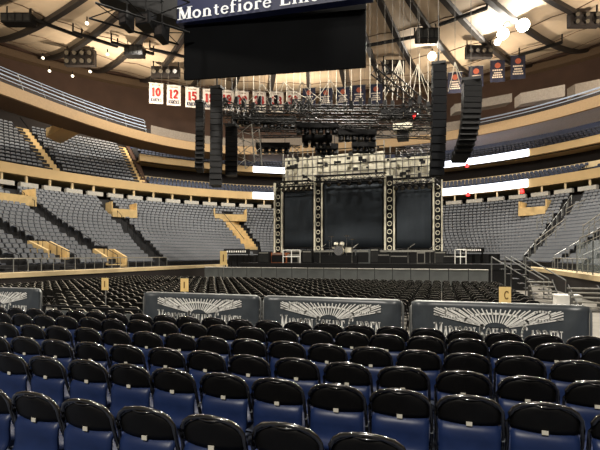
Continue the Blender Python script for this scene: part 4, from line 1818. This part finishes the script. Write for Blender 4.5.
# handrails in the right stand
for i, (pts_, lab) in enumerate([([(535, 241, 33), (565, 219, 38)], 'long pale handrail sloping up the middle of the right stand'), ([(537, 219, 41), (553, 211, 44)], 'short pale handrail above the long one in the right stand'), ([(583, 226, 33), (600, 214, 36)], 'pale handrail at the right edge above the glass'),
                                 ([(566, 209, 41), (600, 192, 46)], 'high pale handrail near the upper right of the right stand'), ([(580, 238, 28), (600, 230, 30)], 'low pale handrail just above the glass boards')]):
    a_, b_ = at(*pts_[0]), at(*pts_[1])
    th_ = thing('handrail', a_, lab, 'handrail', 'handrails in the right stand')
    m = MB()
    m.tube([a_, b_], .045, 5)
    m.build('rail', alum, th_)
    m = MB()
    m.tube([a_ - Vector((0, 0, .4)), b_ - Vector((0, 0, .4))], .03, 5)
    m.build('mid_rail', alum, th_)
    for f in (0, .33, .66, 1):
        q = a_ + (b_ - a_) * f
        m = MB()
        m.tube([q, q - Vector((0, 0, 1.0))], .035, 5)
        m.build('post', alum, th_)

# ------------------------------------------------------------------ scoreboard
D0 = 22.0
c0, c1 = at(184, 80, D0), at(366, 67, D0 * 175 / 188)
zb = c0.z
fx = Vector((c1.x - c0.x, c1.y - c0.y, 0))
W = fx.length
fx.normalize()
fn = Vector((fx.y, -fx.x, 0))      # towards the camera
sb = thing('scoreboard', c0 + fx * W / 2, 'huge black hanging scoreboard with lettered blue header band', 'scoreboard')
M = Matrix(((fx.x, -fn.x, 0, c0.x), (fx.y, -fn.y, 0, c0.y), (0, 0, 1, zb), (0, 0, 0, 1)))
m = MB()
m.box((W / 2, .35, 2.95), (W, .5, 4.5), M)
m.box((W / 2, 3.6, 5.1), (W * .8, 5.6, 2.4), M)
m.build('body', black, sb)
m = MB()
m.box((W / 2, .05, 1.32), (W, .12, 2.64), M)
m.build('screen', jumbo, sb)
m = MB()
m.box((W / 2, .0, 2.75), (W, .2, .1), M)
m.build('trim_bar', black, sb)
M2 = M @ Matrix.Translation((0, -.2, 0)) @ Matrix.Rotation(R(-4), 4, 'Z')
gx = (M2.to_3x3() @ Vector((1, 0, 0))).normalized()
m = MB()
m.box((W / 2 + .05, .1, 3.82), (W + .6, .5, 2.2), M2)
hb = m.build('header_band', bandb, sb)
m = MB()
h = 11.6 * D0 / FPX / .98
wtxt = 9.0
txt = 'Montefiore Einstein'
ww = text_width(txt, h, 1.0, 1.0, .06)
letters(m, txt, M2 @ Vector((-.14, -.17, 2.86)), gx, (0, 0, 1), h, wtxt / ww, 1.0, .06, .02, 1.1)
m.build('lettering', litw, hb)
m = MB()
for f in (.08, .92):
    q = M @ Vector((W * f, 3, 5.0))
    m.tube([q, Vector((q.x, q.y, 27.3))], .05, 5)
m.build('hoist_cable', black, sb)

# black sound rig left of the scoreboard
a_, b_ = at(96, -8, 19.6), at(186, 24, 22.2)
a_.z = b_.z = (a_.z + b_.z) / 2
th_ = truss(at(92, -6, 19.4), at(184, 24, 21.9), 1.5, 'heavy black truss reaching out left of the scoreboard', black, black, 'sound trusses by the scoreboard')
m = MB()
q0, q1 = at(92, -8, 19.4), at(184, 22, 21.9)
m.slab([[q0, q1], [q0 + Vector((0, 0, 2.5)), q1 + Vector((0, 0, 2.5))]], FWD * 1.2)
m.build('drape', black, th_)
for x, y0, y1, D, w_, lab in ((127, 12, 30, 20, 9, 'black loudspeaker hanging below the left end of the sound truss'), (162, 24, 42, 20.8, 10, 'black loudspeaker hanging next to the scoreboard corner'), (146, 14, 30, 20.4, 16, 'wide black loudspeaker hanging at the middle of the sound truss')):
    p0, p1 = at(x, y0, D), at(x, y1, D)
    ww = w_ * D / FPX
    th_ = thing('hanging_loudspeaker', p0, lab, 'loudspeaker', 'loudspeakers under the sound truss')
    hh = p0.z - p1.z
    m = MB()
    c = (p0 + p1) / 2
    m._add([c + Vector(v) for v in ((-ww / 2, -.3, -hh * .35), (ww / 2, -.3, -hh * .35), (ww * .35, .3, -hh / 2), (-ww * .35, .3, -hh / 2), (-ww / 2, -.3, hh * .4), (ww / 2, -.3, hh * .4), (ww / 2, .3, hh / 2), (-ww / 2, .3, hh / 2))],
           [(3, 2, 1, 0), (4, 5, 6, 7), (0, 1, 5, 4), (1, 2, 6, 5), (2, 3, 7, 6), (3, 0, 4, 7)])
    m.build('cabinet', black, th_)
    m = MB()
    m.box(c + Vector((0, -.31, 0)), (ww * .8, .03, hh * .5))
    m.build('grille', darkb, th_)
    m = MB()
    m.tube([p0 - Vector((0, 0, .1)), p0 + Vector((0, 0, 1.0))], .04, 4)
    m.build('bracket', black, th_)

# ------------------------------------------------------------------ retired number banners and championship banners
def wall_banner(x, y0, y1, w_, tilt, label, num=None, bluef=False):
    D = 60.0
    c = at(x, y1, D)
    W_, H_ = w_ * D / FPX, (y1 - y0) * D / FPX
    yaw = YAW + tilt
    ux = Vector((math.cos(yaw), math.sin(yaw), 0))
    n = Vector((ux.y, -ux.x, 0))
    uz = Vector((0, 0, 1))
    th_ = thing('hanging_banner', c, label, 'banner', 'blue title banners under the roof' if bluef else 'white number banners under the roof')
    rows = [[c + ux * (W_ * (j / 8 - .5)) + uz * (H_ * i / 6) + n * (.05 * math.sin(j * 1.1 + i * .5)) for j in range(9)] for i in range(7)]
    m = MB()
    m.slab(rows, -n * .03)
    cl_ = m.build('cloth', flagb if bluef else flagw, th_)
    m = MB()
    m.tube([rows[-1][0] - ux * .15, rows[-1][-1] + ux * .15], .05, 5)
    m.build('hanging_bar', steel, th_)
    m = MB()
    q = c + uz * H_
    for s in (-.4, .4):
        m.tube([q + ux * W_ * s, Vector((q.x + ux.x * W_ * s, q.y + ux.y * W_ * s, q.z + 4))], .015, 3)
    m.build('hanging_wire', steel, th_)
    o = c + n * .09
    if bluef:
        m = MB()
        for k_ in range(14):
            a0, a1 = 2 * math.pi * k_ / 14, 2 * math.pi * (k_ + 1) / 14
            cc = o + uz * H_ * .74
            rad = W_ * .2
            m._add([cc, cc + (ux * math.cos(a0) + uz * math.sin(a0)) * rad, cc + (ux * math.cos(a1) + uz * math.sin(a1)) * rad], [(0, 1, 2)])
        m.build('ball_emblem', flago, cl_)
        m = MB()
        for zz, ww in ((.5, .7), (.38, .5), (.28, .62), (.18, .74)):
            qq = o + uz * H_ * zz
            for k_ in range(5):
                xx = W_ * ww * (k_ / 5 - .5)
                m._add([qq + ux * xx, qq + ux * (xx + W_ * ww * .16), qq + ux * (xx + W_ * ww * .16) + uz * H_ * .06, qq + ux * xx + uz * H_ * .06], [(0, 1, 2, 3)])
        m.build('lettering', flagw, cl_)
        return
    m = MB()
    h = H_ * .42
    tw = text_width(num, h, .95, 1, .05)
    letters(m, num, o - ux * tw / 2 + uz * H_ * .34, ux, uz, h, .95, 1, .05, .01, 1.45)
    m.build('number', flagr, cl_)
    m = MB()
    h = H_ * .17
    tw = text_width('KNICKS', h, 1.0, 1, .05)
    xs = W_ * .8 / tw
    letters(m, 'KNICKS', o - ux * W_ * .4 + uz * H_ * .08, ux, uz, h, xs, 1, .05, .01, 1.6)
    m.build('team_lettering', flagb, cl_)
    m = MB()
    for k_ in range(6):
        xx = W_ * .6 * (k_ / 6 - .5)
        qq = o + uz * H_ * .86
        m._add([qq + ux * xx, qq + ux * (xx + W_ * .07), qq + ux * (xx + W_ * .07) + uz * H_ * .05, qq + ux * xx + uz * H_ * .05], [(0, 1, 2, 3)])
    m.build('name_lettering', seamm, cl_)


for x, y0, num, lab in ((156.2, 83, '10', 'number ten'), (173.8, 85, '12', 'number twelve'), (192.3, 87, '15', 'number fifteen, in full view'), (209.5, 89, '15', 'number fifteen, partly behind the line array'), (227, 90, '19', 'number nineteen'),
                        (242, 91, '22', 'number twenty-two'), (259.3, 91.5, '24', 'number twenty-four'), (277, 91.5, '33', 'number thirty-three, behind cables'), (293, 91, '33', 'number nearest the blue banners, behind the rig')):
    wall_banner(x, y0, y0 + 20.5, 13.2, R(12), 'white hanging banner with red ' + lab, num)
for i, (x, y0, y1) in enumerate([(309, 88, 107), (326, 88, 107), (343, 87, 106), (359, 85, 105), (376, 84, 104), (455, 72, 93), (476, 66, 87), (497.5, 60, 82), (518, 55, 79)]):
    lab = ['nearest the white number banners', 'second beyond the white number banners', 'above the centre screen', 'above the centre right tower', 'left of the tall line array', 'just right of the tall line array', 'behind the curved line array', 'second from the right end', 'at the right end of the row'][i]
    wall_banner(x, y0, y1, 13 if i < 5 else 14, R(-10), 'blue hanging title banner with orange ball, ' + lab, None, True)


# ------------------------------------------------------------------ roof fixtures
def frame_at(x, y, drop=.5):
    p = ceil_hit(x, y)
    a = math.atan2(p.y - CY, p.x - CX)
    p = p - Vector((0, 0, drop))
    t = Vector((-math.sin(a), math.cos(a), 0))
    n = Vector((math.cos(a), math.sin(a), 0))
    return p, t, n, Matrix(((t.x, n.x, 0, p.x), (t.y, n.y, 0, p.y), (0, 0, 1, p.z), (0, 0, 0, 1)))


for x, y, L, lab in ((57, 20, 5.4, 'dark pipe in the left roof bay near the top edge'), (96, 32, 5.0, 'dark pipe in the second roof bay from the left'), (133, 41, 5.0, 'dark pipe in the roof bay by the black roof speaker'), (169, 46, 4.6, 'dark pipe in the roof bay beside the scoreboard'),
                     (388, 34, 6.0, 'dark pipe in the roof bay right of the scoreboard'), (462, 8, 5.0, 'dark pipe in the roof bay above the bright lamps'), (540, 42, 5.0, 'dark pipe in the roof bay below the bright lamps')):
    p, t, n, M = frame_at(x, y, .9)
    th_ = thing('roof_pipe', p, lab, 'pipe', 'pipes hung in the roof bays')
    m = MB()
    m.box((0, 0, 0), (L, .3, .3), M)
    m.build('pipe', black, th_)
    for s in (-.5, .5):
        m = MB()
        m.box((L * s, 0, .45), (.15, .15, 1.1), M)
        m.build('hanger', black, th_)


def lamp_bank(x, y, w_, h_, nx, nz, label, mlens, tilt=0):
    p, t, n, M = frame_at(x, y, 1.3)
    D = proj(p)[2]
    W_, H_ = w_ * D / FPX, h_ * D / FPX
    Mc = Matrix(((RGT.x, FWD.x, 0, p.x), (RGT.y, FWD.y, 0, p.y), (0, 0, 1, p.z), (0, 0, 0, 1)))
    th_ = thing('lamp_bank', p, label, 'lamp bank', 'lamp banks in the roof bays')
    m = MB()
    m.box((0, .4, 0), (W_, .7, H_), Mc)
    m.build('housing', darkb, th_)
    for i in range(nx):
        for j in range(nz):
            q = Vector((W_ * ((i + .5) / nx - .5), 0, H_ * ((j + .5) / nz - .5)))
            m = MB()
            rr = min(W_ / nx, H_ / nz) * .36
            m.cyl(Mc @ (q + Vector((0, -.3, -.1))), Mc @ (q + Vector((0, .1, 0))), rr, 10, rr * .7)
            c = m.build('lamp', black, th_)
            m = MB()
            m.cyl(Mc @ (q + Vector((0, -.33, -.105))), Mc @ (q + Vector((0, -.31, -.1))), rr * .82, 10)
            m.build('lens', mlens, c)
    m = MB()
    for s in (-.45, .45):
        m.box((W_ * s, .4, H_ * .5 + .5), (.12, .12, 1.2), Mc)
    m.build('hanger', black, th_)


lamp_bank(79, 47, 30, 16, 4, 2, 'dark lamp bank with pale lenses in the second left roof bay', lens0)
lamp_bank(165, 62, 28, 11, 4, 1, 'dark lamp bank in the roof bay beside the scoreboard', lens0)
lamp_bank(394, 56, 22, 13, 3, 2, 'dark lamp bank in the roof bay right of the scoreboard', lens0)
lamp_bank(586, 6, 30, 14, 3, 2, 'dark lamp bank at the top right corner', lens0)
lamp_bank(480, 40, 26, 12, 4, 1, 'dark lamp bank below the bright lamps', lens0)
for x, y, w_, h_, lab in ((19, 9, 30, 9, 'black roof speaker box in the top left corner'), (135, 42, 18, 10, 'black roof speaker box left of the scoreboard'), (427, 25, 22, 11, 'black roof speaker box above the tall line array')):
    p, t, n, M = frame_at(x, y, 1.2)
    D = proj(p)[2]
    W_, H_ = w_ * D / FPX, h_ * D / FPX
    th_ = thing('roof_speaker', p, lab, 'loudspeaker', 'speaker boxes under the roof')
    Mc = Matrix(((RGT.x, FWD.x, 0, p.x), (RGT.y, FWD.y, 0, p.y), (0, 0, 1, p.z), (0, 0, 0, 1)))
    m = MB()
    m.box((0, 0, 0), (W_, 1.2, H_), Mc)
    m.build('cabinet', black, th_)
    for k_ in range(4):
        m = MB()
        m.box((W_ * ((k_ + .5) / 4 - .5), -.63, 0), (W_ * .2, .06, H_ * .7), Mc)
        m.build('grille', trussd, th_)
    m = MB()
    for s in (-.4, .4):
        m.box((W_ * s, 0, H_ * .5 + .5), (.1, .1, 1.2), Mc)
    m.build('hanger', black, th_)

# three bright lamps that are switched on
for x, y, rad, lab in ((503, 26, .62, 'bright roof floodlight in the middle of the lit group'), (523, 17, .68, 'brightest roof floodlight at the right of the lit group'), (497.5, 34.5, .36, 'small bright roof floodlight lowest of the lit group'), (432, 49, .5, 'bright roof floodlight above the tall line array')):
    p, t, n, M = frame_at(x, y, .9)
    th_ = thing('roof_floodlight', p, lab, 'floodlight', 'lit floodlights under the roof')
    d = (Vector((-4, 12, 1)) - p).normalized()
    m = MB()
    m.cyl(p, p - d * .7, rad * 1.08, 16, rad * .6)
    m.build('housing', black, th_)
    m = MB()
    m.cyl(p + d * .02, p + d * .06, rad, 16)
    m.build('lens', lens, th_)
    m = MB()
    m.tube([p - d * .4, p - d * .4 + Vector((0, 0, 1.2))], .06, 5)
    m.build('yoke', black, th_)
    area('floodlight_beam', p + d * .15, p + d * 10, rad * 1.8, 2200 * rad, NEUT)
# small glowing globes along the wall head and ribs
for i, (x, y, lab) in enumerate([(43, 58, 'at the head of the left wall'), (49.5, 71, 'on the left wall below the lamp bank'), (72.5, 76, 'on the left wall above the bridge'), (90, 71.5, 'at the foot of the second rib'), (107.5, 46.5, 'on the rib beside the black roof speaker'), (87, 14, 'on the rib near the top edge'), (187, 68, 'beside the scoreboard corner')]):
    p = at(x, y, 60)
    if y < 50:
        p = ceil_hit(x, y) - Vector((0, 0, 1.0))
    m = MB()
    for k_ in range(5):
        pass
    vs, fs = [], []
    for a_ in range(5):
        for b_ in range(8):
            th = math.pi * a_ / 4
            vs.append(p + Vector((math.sin(th) * math.cos(math.pi * b_ / 4), math.sin(th) * math.sin(math.pi * b_ / 4), math.cos(th))) * .2)
    for a_ in range(4):
        for b_ in range(8):
            fs.append((a_ * 8 + b_, (a_ + 1) * 8 + b_, (a_ + 1) * 8 + (b_ + 1) % 8, a_ * 8 + (b_ + 1) % 8))
    m._add(vs, fs)
    th_ = thing('globe_lamp', p, 'small glowing round lamp ' + lab, 'lamp', 'small round lamps on the walls and ribs')
    m.build('globe', lens2, th_)
    m = MB()
    m.tube([p + Vector((0, 0, .2)), p + Vector((0, 0, .7))], .06, 5)
    m.build('bracket', black, th_)
# red lamps
for x, y, D, lab in ((547, 95, 49, 'small red lamp above the gallery parapet'), (415.5, 118, 33, 'small red lamp in the rig'), (467, 167, 52, 'red lamp under the upper right ribbon'), (468, 196, 50, 'red lamp left under the lower right ribbon'), (522, 193, 46, 'red lamp right under the lower right ribbon')):
    p = at(x, y, D)
    m = MB()
    m.cyl(p, p + Vector((0, 0, .4)), .22, 10, .16)
    tag(m.build('red_lamp', redled), lab, 'lamp', 'small red lamps')
